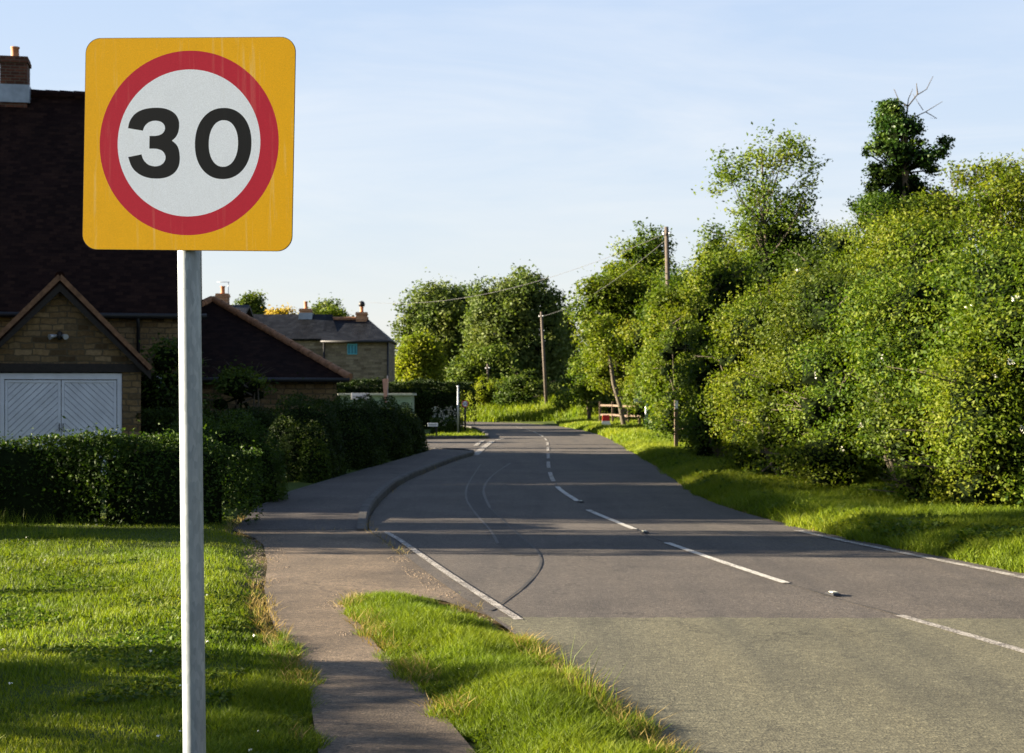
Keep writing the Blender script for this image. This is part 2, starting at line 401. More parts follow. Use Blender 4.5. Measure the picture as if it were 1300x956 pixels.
def zat(x, y): return float(terrain(np.array([x]), np.array([y]))[0])

def axis(parts):
    out = []
    for a, b, st in parts:
        out += list(np.arange(a, b, st))
    out.append(parts[-1][1]); return np.array(out)
xs = axis([(-900,-100,80),(-100,-30,6),(-30,-10,1.2),(-10,-5,.3),(-5,6,.1),(6,10,.25),(10,30,1.2),(30,100,7),(100,900,80)])
ys = axis([(-300,-20,40),(-20,4,1.5),(4,24,.1),(24,50,.22),(50,112,.5),(112,160,3),(160,400,15),(400,2500,150)])
XX, YY = np.meshgrid(xs, ys)
SDG = hard_sd(XX.ravel(), YY.ravel())
ZZ = terrain(XX.ravel(), YY.ravel(), SDG)
nx, ny = len(xs), len(ys)
idx = np.arange(nx*ny).reshape(ny, nx)
q = np.stack([idx[:-1,:-1], idx[:-1,1:], idx[1:,1:], idx[1:,:-1]], -1).reshape(-1)
g = np_mesh('ground', np.stack([XX.ravel(), YY.ravel(), ZZ], -1), q, np.full(len(q)//4, 4), M['ground'], smooth=True)
ea = g.data.attributes.new('edge', 'FLOAT', 'POINT')
ea.data.foreach_set('value', (1-sstep(.02, .28, SDG)).astype(np.float32))
tag(g, kind='structure')

def sheet(name, poly, z, mat, kind='structure', base=None, parent=None):
    pts = [Vector((x, y, z)) for x, y in poly]
    tris = geometry.tessellate_polygon([pts])
    mb = MB(); mb.add(pts, [tuple(t) for t in tris])
    if base is not None:
        n = len(pts); low = [Vector((x, y, base)) for x, y in poly]
        mb.add(pts+low, [(i, (i+1)%n, (i+1)%n+n, i+n) for i in range(n)])
    o = mb.build(name, mat, parent)
    me = o.data
    if me.polygons and sum(p.normal.z*p.area for p in me.polygons) < 0: me.flip_normals()
    if kind: tag(o, kind=kind)
    return o
sheet('road', ROADP, 0, M['asphalt'])
sheet('side_road', SIDE[:1]+SIDE[1:], -.004, M['asphalt_side'])
def foot_z(y): return -.002+.092*float(sstep(19.4, 22.5, y))
def dens(poly, st=.7):
    out = []
    for a, b in zip(poly, poly[1:]+poly[:1]):
        n_ = max(1, int(math.hypot(b[0]-a[0], b[1]-a[1])/st))
        out += [(a[0]+(b[0]-a[0])*i/n_, a[1]+(b[1]-a[1])*i/n_) for i in range(n_)]
    return out
fw_ = sheet('footway', dens(FOOT), .09, M['footway'], base=-.05)
for v_ in fw_.data.vertices:
    if v_.co.z > 0: v_.co.z = foot_z(v_.co.y)
sheet('path', PATH, -.006, M['path'])
# faded green surfacing near the camera
yb = 11.75
def x_on(poly, y, side):
    c = [p for p in poly]; best = None
    for a, b in zip(c[:-1], c[1:]):
        if (a[1]-y)*(b[1]-y) <= 0 and a[1] != b[1]:
            t = (y-a[1])/(b[1]-a[1]); return a[0]+(b[0]-a[0])*t
gp = [(x_on(RL, y, 0)+.03, y) for y in np.linspace(-12, yb, 30)]+[(x_on(RR, y, 0)-.03, y) for y in np.linspace(yb-.12, -12, 30)]
gp = gp[:30]+[(gp[29][0]+(gp[30][0]-gp[29][0])*i/60, yb-.12*i/60+random.uniform(-.035,.035)) for i in range(1,60)]+gp[30:]
sheet('surfacing_patch', gp, .004, M['asphalt_green'])

def ribbon(name, pts, w, z, mat, kind='structure', jit=0):
    vs = []; fs = []
    pts = [Vector((p[0], p[1])) for p in pts]
    for i, p in enumerate(pts):
        t = pts[min(i+1,len(pts)-1)]-pts[max(i-1,0)]; t.normalize(); n = Vector((-t.y, t.x))
        ww = w*(1+jit*random.uniform(-1,1))
        vs += [(p.x+n.x*ww/2, p.y+n.y*ww/2, z), (p.x-n.x*ww/2, p.y-n.y*ww/2, z)]
    for i in range(len(pts)-1): fs.append((2*i, 2*i+1, 2*i+3, 2*i+2))
    mb = MB(); mb.add(vs, fs); o = mb.build(name, mat)
    if sum(p.normal.z*p.area for p in o.data.polygons) < 0: o.data.flip_normals()
    return tag(o, kind=kind)
# centre line
CL = smooth_poly([(5.3,2),(4.2,6.2),(3.30,10.15),(2.89,11.9),(2.39,14.0),(1.72,17.8),(1.5,19.6),(1.09,22.9),(1.02,24.8),(.82,28.9),(.84,35.9),(1.05,45.8),(1.28,57.9),(1.2,67),(.7,78.6),(-.3,88),(-2.5,95),(-7,99.5),(-16,102)], 24)
S = [0]
for a, b in zip(CL[:-1], CL[1:]): S.append(S[-1]+math.hypot(b[0]-a[0], b[1]-a[1]))
def cl_at(s):
    for i in range(len(S)-1):
        if S[i+1] >= s:
            t = (s-S[i])/(S[i+1]-S[i]+1e-9); return (CL[i][0]+(CL[i+1][0]-CL[i][0])*t, CL[i][1]+(CL[i+1][1]-CL[i][1])*t)
    return CL[-1]
def s_of(y):
    for i in range(len(CL)-1):
        if CL[i+1][1] >= y: return S[i]
    return S[-1]
knots = [(7.0,3.2),(11.9,8.7),(17.8,14.0),(22.9,19.6),(28.9,24.8)]
dashes = [(s_of(b), s_of(a)) for a, b in knots]
s = s_of(28.9)+1.8
while s < S[-1]-5:
    dashes.append((s, s+3.6)); s += 5.6
for k, (a, b) in enumerate(dashes):
    pts = [cl_at(a+(b-a)*i/8) for i in range(9)]
    ribbon('centre_marking', pts, .085, .008, M['paint_new'] if k in (2,3,4) else M['paint'], jit=.04)
ribbon('tar_seam', [(x+.015*math.sin(i*1.3), y) for i, (x, y) in enumerate([cl_at(q_) for q_ in np.linspace(s_of(6), s_of(33), 90)])], .022, .0055, M['seam'], jit=.5)
ribbon('edge_marking', [(x+.17+.0*y, y) for x, y in [(x_on(RL, y, 0), y) for y in np.linspace(11.6, 19.1, 50)]], .07, .008, M['paint'], jit=.05)
ribbon('edge_marking', [(x_on(RR, y, 0)-.22, y) for y in np.linspace(2, 19.3, 50)], .10, .008, M['paint'], jit=.05)
# junction mouth marks
def pr(*p): return [G(*q_) for q_ in p]
for pts in (pr((603,578),(612,570)), pr((613,569),(625,560))): ribbon('give_way_marking', pts, .2, .008, M['paint'])
for pts in (pr((604,566),(608,562.5)), pr((609,562),(613,559.5)), pr((628,559),(640,557))): ribbon('give_way_marking', pts, .16, .008, M['paint'])
# sealed joints of an old trench
ribbon('trench_joint', smooth_poly(pr((610,590),(597,610),(592,622),(593,636),(606,655),(622,673),(632,690)),5), .03, .0055, M['seam_pale'], jit=.3)
ribbon('trench_joint', smooth_poly(pr((648,588),(630,600),(618,612),(614,625),(622,645)),5), .04, .0055, M['seam_pale'], jit=.3)
ribbon('trench_joint', smooth_poly(pr((622,645),(650,672),(676,694),(686,708),(684,722),(668,742),(640,764),(622,776)),5), .022, .0057, M['seam'], jit=.4)
# old trench reinstatement, slightly darker strip
tp = smooth_poly(pr((592,622),(593,636),(606,655),(632,690),(652,706)),5)+smooth_poly(pr((684,705),(676,694),(650,672),(622,645),(614,625)),5)
sheet('trench_patch', tp, .004, asphalt_mat('trench_asphalt', (.045,.040,.036), wear=.1))

# kerbs
def kerb_run(name, pts, w=.13, h=.115, side=1):
    L = 0.0; ps = [Vector(p) for p in pts]; mb = MB()
    segs = []
    for a, b in zip(ps[:-1], ps[1:]):
        segs.append((L, L+(b-a).length, a, b)); L += (b-a).length
    def at(s):
        for s0, s1, a, b in segs:
            if s1 >= s: return a+(b-a)*((s-s0)/(s1-s0))
        return ps[-1]
    s = 0
    while s < L-.1:
        a = at(s+.006); b = at(min(s+.91, L)-.006); t = (b-a).normalized(); n = Vector((-t.y, t.x))*side
        hh = h+random.uniform(-.006,.006)
        h0 = hh; hh = hh
        vs = []
        for p, k in ((a, h0), (b, hh)):
            if name == 'kerb': k = min(k, foot_z(p.y)+.02) if p.y < 44 else k
            o_ = p; i_ = p+n*w
            vs += [(o_.x, o_.y, -.05), (o_.x, o_.y, k-.03), (o_.x+n.x*.025, o_.y+n.y*.025, k), (i_.x, i_.y, k), (i_.x, i_.y, -.05)]
        fs = [(0,5,6,1),(1,6,7,2),(2,7,8,3),(3,8,9,4),(0,1,2,3,4),(9,8,7,6,5)]
        mb.add(vs, fs); s += .915
    return tag(mb.build(name, M['kerb']), kind='structure')
kerb_run('kerb', smooth_poly([(-1.78,19.4),(-1.98,22),(-2.10,26),(-2.08,30),(-1.82,35),(-1.47,40),(-1.07,45),(-1.9,46.6),(-3.2,47.8)],8), side=1)
kerb_run('plot_kerb', smooth_poly([(-12,59.0),(-6,59.6),(-2.6,60.8),(-1.3,61.4),(-.95,62.2),(-1.0,66),(-1.35,72),(-2.0,80),(-3.6,88)],8), side=1)
# concrete edging between footway and verge
ribbon('footway_edging', [(-3.57,22.6),(-3.60,26),(-3.08,34.4)], .06, .096, M['kerb'])

# ------------------------------------------------------------------ grass
def blades(name, x, y, hmin, hmax, w, mat, lean=.45, zoff=-.01):
    n = len(x); z = terrain(x, y)+zoff
    h = RNG.uniform(hmin, hmax, n)*(1+.35*wob(x*1.7, y*1.9)); h = np.clip(h, .015, None)
    a = RNG.uniform(0, 2*np.pi, n); b = RNG.uniform(0, 2*np.pi, n)
    lx = np.cos(b)*h*lean*RNG.uniform(.2,1.3,n); ly = np.sin(b)*h*lean*RNG.uniform(.2,1.3,n)
    dx = np.cos(a)*w*.5*RNG.uniform(.6,1.4,n); dy = np.sin(a)*w*.5
    v = np.empty((n,5,3))
    v[:,0] = np.stack([x-dx, y-dy, z],-1); v[:,1] = np.stack([x+dx, y+dy, z],-1)
    v[:,2] = np.stack([x+dx*.8+lx*.35, y+dy*.8+ly*.35, z+h*.6],-1); v[:,3] = np.stack([x-dx*.8+lx*.35, y-dy*.8+ly*.35, z+h*.6],-1)
    v[:,4] = np.stack([x+lx, y+ly, z+h],-1)
    base = np.arange(n)[:,None]*5
    f = (base+np.array([0,1,2,3, 3,2,4])).ravel()
    lc = np.tile([4,3], n)
    rv = np.clip(.5+.28*wob(x*.9+3, y*.8)+RNG.normal(0,.2,n), 0, 1)
    return np_mesh(name, v.reshape(-1,3), f, lc, mat, np.repeat(rv, 2))
def scatter(n, x0, x1, y0, y1, cond, power=0.0):
    x = RNG.uniform(x0, x1, n)
    if power:
        u = RNG.uniform(0,1,n); y = 1/((1/y0)*(1-u)+(1/y1)*u)      # density falls with distance
    else: y = RNG.uniform(y0, y1, n)
    k = cond(x, y); return x[k], y[k]
def frame(x, y, m=.36): return np.abs(x) < m*y+1.2
def lawn_cond(x, y):
    sd = hard_sd(x, y)+.075*wob(x*2.2, y*2.2)+.04*wob(x*7,y*6)
    return (sd > .03) & frame(x, y) & (x < -.8-(y-9)*.05) & (RNG.uniform(0,1,len(x)) < sstep(0, .35, sd)*.75+.25)
x, y = scatter(330000, -9, -.5, 6.2, 21, lawn_cond, 1)
tag(blades('lawn_grass', x, y, .025, .065, .006, M['grass'], .7), 'short bright green mown grass left of the path', 'grass', kind='stuff')
VERGE_C = lambda x, y: (hard_sd(x, y)+.06*wob(x*2.2, y*2.2)+.04*wob(x*7,y*6) > .0) & (x > -1.6-(y-11)*.05) & (y < 13.6) & (x < 2.3) & frame(x, y)
x, y = scatter(300000, -1.6, 2.2, 6.2, 13.5, VERGE_C, 1)
tag(blades('verge_grass', x, y, .035, .085, .005, M['grass'], .9), 'longer bright grass tongue between path and road', 'grass', kind='stuff')
def rv_cond(x, y):
    sd = hard_sd(x, y)+.10*wob(x*2, y*2)
    return (sd > .02) & (x > 2.0) & (sd < 5.5) & frame(x, y, .40)
x, y = scatter(800000, 2.2, 13, 11, 60, rv_cond, 1)
tag(blades('roadside_grass', x, y, .07, .17, .010, M['grass'], .8), 'lush grass verge along the right side of the road', 'grass', kind='stuff')
x, y = scatter(90000, 2.6, 10, 55, 100, lambda x, y: (hard_sd(x, y) > .0) & (hard_sd(x, y) < 5))
tag(blades('far_verge_grass', x, y, .08, .24, .03, M['grass'], .6), 'rough long grass on the verge by the fence', 'grass', kind='stuff')
x, y = scatter(120000, -26, 9, 96, 125, lambda x, y: (hard_sd(x, y) > .1) & (y > 100-np.maximum(0, x)))
tag(blades('bank_grass', x, y, .2, .65, .07, M['grass'], .6), 'tall grass and weeds on the bank outside the bend', 'grass', kind='stuff')
x, y = scatter(30000, -8, -.8, 59, 82, lambda x, y: inside(x, y, PLOT) & (hard_sd(x, y) > .1))
tag(blades('plot_grass', x, y, .05, .13, .03, M['grass'], .6), 'small lawn on the far corner of the junction', 'grass', kind='stuff')
# rough dead stems along tarmac edges
def edge_cond(x, y):
    sd = hard_sd(x, y); return (sd > -.06) & (sd < .14) & frame(x, y) & (wob(x*1.3, y*1.9) > .1)
x, y = scatter(220000, -4.5, 9, 7, 40, edge_cond, 1)
x, y = x[:16000], y[:16000]
tag(blades('dry_grass_edge', x, y, .03, .11, .006, M['grass_dry'], 1.1), 'straw coloured dead grass along the tarmac edges', 'grass', kind='stuff')
# tall seeding grasses left uncut in front of hedges and bushes
def tall_cond(x, y):
    return (hard_sd(x, y) > .12) & (wob(x*2.3, y*2.1) > .55) & frame(x, y, .40)
x1, y1 = scatter(5000, -7.5, -2.8, 17.6, 19.4, tall_cond)
x2, y2 = scatter(26000, 4.2, 12, 17, 60, lambda x, y: tall_cond(x, y) & (hard_sd(x, y) > 1.4))
x3, y3 = scatter(260, .3, 1.1, 8.2, 9.6, lambda x, y: (hard_sd(x,y) > .02))
x = np.concatenate([x1,x2,x3]); y = np.concatenate([y1,y2,y3])
tag(blades('tall_grass', x, y, .10, .26, .0045, M['grass'], .45), 'tall seeding grass stems in front of the bushes', 'grass', kind='stuff')

def leaves_from(pos, size, aspect=.55, up=.3, rndv=None, n_out=None):
    """pos (n,3) -> verts (n*4,3): rhombic leaves with random tilt"""
    n = len(pos)
    d = RNG.normal(size=(n,3)); d[:,2] *= .7; d /= np.linalg.norm(d,axis=1,keepdims=True)+1e-9
    nn = RNG.normal(size=(n,3)); nn[:,2] += up
    if n_out is not None: nn = nn*.62+n_out
    w = np.cross(nn, d); w /= np.linalg.norm(w,axis=1,keepdims=True)+1e-9
    s = size*RNG.uniform(.6,1.35,n)[:,None]
    fold = np.cross(d, w)*s*.12
    v = np.empty((n,4,3))
    v[:,0] = pos-d*s*.5; v[:,1] = pos+w*s*aspect*.5+fold; v[:,2] = pos+d*s*.5; v[:,3] = pos-w*s*aspect*.5+fold
    return v.reshape(-1,3)
def specks(name, label, x, y, h0, h1, size, mat, per=1, cat='flowers'):
    z = terrain(x, y)+RNG.uniform(h0, h1, len(x)); pos = np.stack([x, y, z], -1)
    if per > 1: pos = np.repeat(pos, per, 0)+RNG.normal(0, size*.35, (len(x)*per, 3))*np.array([1,1,.2])
    v = leaves_from(pos, size, .85, 3.0)
    o = np_mesh(name, v, np.arange(len(v)), np.full(len(pos),4), mat, RNG.beta(2,2,len(pos)))
    return tag(o, label, cat, kind='stuff')
x, y = scatter(2600, -6, 1.5, 7, 19, lambda x, y: (hard_sd(x, y) > .15) & frame(x, y) & (wob(x*1.1, y*.9) > .55))
specks('daisies', 'scattered tiny white daisies in the lawn and verge grass', x[:45], y[:45], .03, .06, .016, M['petal'], 3)
x, y = scatter(160000, -7, 1.5, 6.5, 20, lambda x, y: (hard_sd(x, y) > .05) & frame(x, y) & (wob(x*1.9+5, y*1.6) > .45), 1)
specks('clover', 'low broad leaved clover and plantain patches in the grass', x[:26000], y[:26000], .01, .035, .028, M['leaf_elder'], 1, 'weeds')
x, y = scatter(90000, 3, 10, 14, 45, lambda x, y: (hard_sd(x, y) > .15) & frame(x, y, .4) & (wob(x*1.9+5, y*1.6) > .35), 1)
specks('verge_weeds', 'broad leaved weeds among the grass of the right hand verge', x[:20000], y[:20000], .03, .14, .06, M['leaf_elder'], 1, 'weeds')

# grit and crumbs at path edges
def grit(n, cond, x0, x1, y0, y1):
    x, y = scatter(n, x0, x1, y0, y1, cond)
    n = len(x); r = RNG.uniform(.003, .011, n)*1.0; z = terrain(x, y); z = np.maximum(z, -.006)
    v = np.empty((n,4,3))
    for k in range(3):
        a = RNG.uniform(0, 6.28, n)*0+k*2.094+RNG.uniform(0,1,n)
        v[:,k] = np.stack([x+np.cos(a)*r, y+np.sin(a)*r, z],-1)
    v[:,3] = np.stack([x, y, z+r*.9],-1)
    f = (np.arange(n)[:,None]*4+np.array([0,1,3,1,2,3,2,0,3])).ravel()
    return np_mesh('grit', v.reshape(-1,3), f, np.full(n*3, 3), plain('grit', (.2,.15,.1), .9, var=.5, scale=60))
o = grit(60000, lambda x, y: (np.abs(hard_sd(x, y)) < .22) & (wob(x*2, y*1.5) > .35) & (x < 1.2) & (RNG.uniform(0,1,len(x)) < .6), -3.6, 1.2, 7, 19)
tag(o, 'loose grit and soil crumbs along the path edges', 'grit', kind='stuff')

# ------------------------------------------------------------------ foliage
def leaf_obj(name, pos, size, mat, parent, aspect=.55, up=.3, vbias=None, n_out=None):
    n = len(pos); v = leaves_from(pos, size, aspect, up, n_out=n_out)
    rv = RNG.beta(2,2,n) if vbias is None else np.clip(vbias+RNG.normal(0,.18,n), 0, 1)
    return np_mesh(name, v, np.arange(n*4), np.full(n,4), mat, rv, parent=parent)
NRM = None
def lobes_leaves(cen, rad, per, flat=.75):
    global NRM; nr = []
    """cen (k,3), rad (k,), per = leaves per unit r^2"""
    out = []; vb = []
    for c, r in zip(cen, rad):
        n = int(per*r*r)+8
        d = RNG.normal(size=(n,3)); d /= np.linalg.norm(d,axis=1,keepdims=True)
        rr = r*np.clip(RNG.beta(5,1.8,n)+RNG.normal(0,.10,n), 0.1, 1.3)
        ax = RNG.normal(size=3)*np.array([1,1,.7]); ax /= np.linalg.norm(ax)
        q_ = d*rr[:,None]*np.array([1,1,flat])*.88
        q_ = q_+(q_ @ ax)[:,None]*ax*RNG.uniform(.1,.75)
        # ragged sprays: a few shoots push past the lobe
        k_ = RNG.integers(2,5); sd_ = RNG.normal(size=(k_,3))*np.array([1,1,.8]); sd_ /= np.linalg.norm(sd_,axis=1,keepdims=True)
        w_ = np.max((d @ sd_.T)**9*((d @ sd_.T) > 0), axis=1)
        q_ = q_*(1+.42*w_)[:,None]
        out.append(c+q_); nr.append(d+np.array([0,0,.35]))
        vb.append(np.full(n, RNG.uniform(.12,.88)))
    NRM = np.concatenate(nr)
    return np.concatenate(out), np.concatenate(vb)
def ell_lobes(c, R, k, lr, inner=.35, zmin=None):
    c = np.array(c, float); R = np.array(R, float)
    d = RNG.normal(size=(k,3)); d /= np.linalg.norm(d,axis=1,keepdims=True)
    rr = RNG.uniform(inner, 1, k)**.6
    rad = lr*RNG.uniform(.55,1.3,k)
    p = c+d*np.maximum(R-rad[:,None]*.8, R*.25)*rr[:,None]
    if zmin is not None: p[:,2] = np.maximum(p[:,2], zmin+rad*.5)
    return p, rad
def blob_core(name, cen, rad, scale, parent, mat=None):  # dark solid blobs and linking stems stand in for shade inside foliage
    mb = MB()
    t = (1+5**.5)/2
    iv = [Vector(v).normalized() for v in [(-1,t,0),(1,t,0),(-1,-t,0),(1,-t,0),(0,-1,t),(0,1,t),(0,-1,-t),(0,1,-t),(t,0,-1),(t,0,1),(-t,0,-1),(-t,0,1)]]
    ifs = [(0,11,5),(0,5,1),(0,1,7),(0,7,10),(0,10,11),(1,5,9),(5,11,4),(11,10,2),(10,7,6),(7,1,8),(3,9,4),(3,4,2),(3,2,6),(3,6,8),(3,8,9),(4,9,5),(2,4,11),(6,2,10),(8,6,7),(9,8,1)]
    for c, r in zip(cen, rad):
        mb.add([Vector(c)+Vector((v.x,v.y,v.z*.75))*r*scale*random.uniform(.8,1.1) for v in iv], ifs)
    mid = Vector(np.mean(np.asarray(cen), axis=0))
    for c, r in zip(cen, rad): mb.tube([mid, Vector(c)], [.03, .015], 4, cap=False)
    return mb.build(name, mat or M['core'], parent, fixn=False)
def limbs(mb, base, top, r, targets, k=10, low=.25):
    base = Vector(base); top = Vector(top); n = 9
    pts = [base.lerp(top, i/(n-1))+Vector((random.uniform(-1,1), random.uniform(-1,1), 0))*r*.45*(0 if i == 0 else 1) for i in range(n)]
    rs = [r*(1.25 if i == 0 else 1)*(1-.78*(i/(n-1))**.9) for i in range(n)]
    mb.tube(pts, rs, 9)
    tg = list(targets); random.shuffle(tg)
    for c in tg[:k]:
        c = Vector(c)
        zf = min(max((c.z-base.z)/(top.z-base.z+1e-6)-low, .22), .92); i = int(zf*(n-1))
        s_ = pts[i]; mid = s_.lerp(c, .5)+Vector((random.uniform(-.1,.1), random.uniform(-.1,.1), random.uniform(-.05,.2)))*(c-s_).length
        r0 = rs[i]*.5
        mb.tube([s_, s_.lerp(mid,.6), mid, mid.lerp(c,.6), c], [r0, r0*.8, r0*.6, r0*.4, r0*.15], 6, cap=False)
def tree(name, label, cat, base, top_px=None, c=None, R=None, lobes=40, lr=.9, per=260, leaf=.16, mat='leaf_syc', trunk_r=.16, lean=(0,0), core=.55, group=None, bark='bark', k=12, stray=.1, inner=.35, flat=.75):
    zb = zat(base[0], base[1])-.05
    root = thing(name, label, cat, (base[0], base[1], zb), group=group)
    off = np.array([base[0], base[1], zb])
    cl = np.array(c)-off; R = tuple(v*w_ for v, w_ in zip(R, (1.27,1.15,1.22))); lobes = int(lobes*1.5)
    cen, rad = ell_lobes(cl, R, lobes, lr, inner)
    tb = MB(); limbs(tb, (0,0,0), (cl[0]+lean[0], cl[1]+lean[1], cl[2]+R[2]*.55), trunk_r, cen, k, .25 if core else .13)
    tb.build('trunk', M[bark], root, fixn=False)
    pos, vb = lobes_leaves(cen, rad, per, flat)
    ns = int(len(pos)*stray); ii = RNG.integers(0, len(pos), ns)
    pos2 = pos[ii]+RNG.normal(0, lr*.35, (ns,3))
    leaf_obj('crown', np.concatenate([pos,pos2]), leaf, M[mat], root, vbias=np.concatenate([vb, vb[ii]]), n_out=np.concatenate([NRM, NRM[ii]]))
    if core: blob_core('shade_core', cen*.9+cl*.1, rad, core*.75, root)
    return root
def bbtree(px0, px1, pyt, pyb, Y):
    """crown centre and radii for a picture box at distance Y"""
    a = P(px0, pyb, Y); b = P(px1, pyt, Y)
    return ((a.x+b.x)/2, Y, (a.z+b.z)/2), ((b.x-a.x)/2, (b.x-a.x)/2*.85, (b.z-a.z)/2)

def shrub(name, label, px0, px1, pyt, pyb, Y, lobes, lr, per, leaf, mat, group=None, dR=None, cat='bush', flowers=0, core=.62, dome=.3, stray=.12, inner=.66):
    (cx, cy, cz), (rx, ry, rz) = bbtree(px0, px1, pyt, pyb, Y)
    if dR: ry = dR
    zb = zat(cx, cy)-.05
    root = thing(name, label, cat, (cx, cy, zb), group=group)
    # column of lobes filling from ground to top, domed
    k = int(lobes*.56); H = 2*rz
    u = RNG.uniform(-1,1,(k,2)); zz = RNG.uniform(0,1,k)**1.0
    prof = np.sqrt(np.clip(1-np.clip((zz-dome)/(1.04-dome),0,1)**2, .04, 1))
    ph = RNG.uniform(0,6.28,4); ang = RNG.uniform(0, 2*np.pi, k); rr = np.sqrt(RNG.uniform(inner**2,1,k))*prof
    rr = rr*(1+.30*np.sin(ang*5+ph[0]+2*np.sin(zz*5+ph[2]))*np.sin(zz*8+ph[1])+.16*np.sin(ang*11+ph[3]+zz*14))
    rad = lr*(.5+1.05*RNG.beta(1.3,2.2,k)*1.5)
    zlow = max(cz-rz-zb, 0)
    cen = np.stack([np.cos(ang)*rr*np.maximum(rx-rad*.6,rx*.3), np.sin(ang)*rr*np.maximum(ry-rad*.6,ry*.3), zlow+rad*.4+zz*(H-rad)],-1)
    cen = cen*np.array([1.28,1.1,1.06]); cen[:,1] += (cen[:,2]/max(H,.1)-.4)*H*.22
    sb = MB()
    for i in range(7):
        t = cen[RNG.integers(0,k)]; s_ = Vector((t[0]*.25, t[1]*.25, 0)); m_ = s_.lerp(Vector(t), .5)+Vector((random.uniform(-.2,.2), 0, random.uniform(0,.3)))
        sb.tube([s_, m_, Vector(t)*.9], [.045,.03,.012], 6, cap=False)
    for i in range(16):
        j = RNG.integers(0,k); t = Vector(cen[j]); o_ = Vector((t.x, t.y, 0)); o_ = o_.normalized() if o_.length > .01 else Vector((0,-1,0))
        e_ = t+o_*rad[j]*RNG.uniform(.9,1.45)+Vector((RNG.uniform(-.2,.2), 0, RNG.uniform(-.15,.35)))
        s_ = t-o_*.5-Vector((0,0,.3)); m_ = s_.lerp(e_,.55)+Vector((0,0,.08))
        sb.tube([s_, m_, e_], [.018,.011,.004], 5, cap=False)
        sb.tube([m_, m_+(e_-m_)*.6+Vector((RNG.uniform(-.2,.2),RNG.uniform(-.1,.1),RNG.uniform(-.1,.25)))], [.008,.003], 4, cap=False)
    sb.build('stems', M['bark_pale'], root, fixn=False)
    pos, vb = lobes_leaves(cen, rad, per*1.1, .62)
    ns = int(len(pos)*stray*.5); ii = RNG.integers(0, len(pos), ns)
    pos2 = pos[ii]+RNG.normal(0, lr*.3, (ns,3))
    pos = np.concatenate([pos, pos2]); vb = np.concatenate([vb, vb[ii]]); no = np.concatenate([NRM, NRM[ii]])
    ok = pos[:,2] > .06; pos = pos[ok]; vb = vb[ok]; no = no[ok]
    leaf_obj('foliage', pos, leaf, M[mat], root, vbias=vb, n_out=no)
    if core: blob_core('shade_core', cen*np.array([.74,.74,.93]), rad, core*1.0, root)
    if flowers:
        ii = RNG.permutation(k); fl = []
        cam = np.array([-cx, -cy, 2.0-zb]); cam /= np.linalg.norm(cam)
        cnt = 0
        for i in ii:
            d = cam*.8+RNG.normal(0,.5,3)+np.array([-.3,0,.4]); d /= np.linalg.norm(d)
            c0 = cen[i]+d*rad[i]*1.05
            m = 14; a = RNG.uniform(0,6.28,m); r_ = .055*np.sqrt(RNG.uniform(0,1,m))
            tx = np.cross(d,[0,0,1]); tx /= np.linalg.norm(tx); ty = np.cross(d,tx)
            fl.append(c0+tx*(np.cos(a)*r_)[:,None]+ty*(np.sin(a)*r_)[:,None]+RNG.normal(0,.006,(m,3)))
            cnt += 1
            if cnt >= flowers: break
        fp = np.concatenate(fl); v = leaves_from(fp, .03, .9, .8)
        np_mesh('blossom', v, np.arange(len(v)), np.full(len(fp),4), M['petal'], parent=root)
    return root

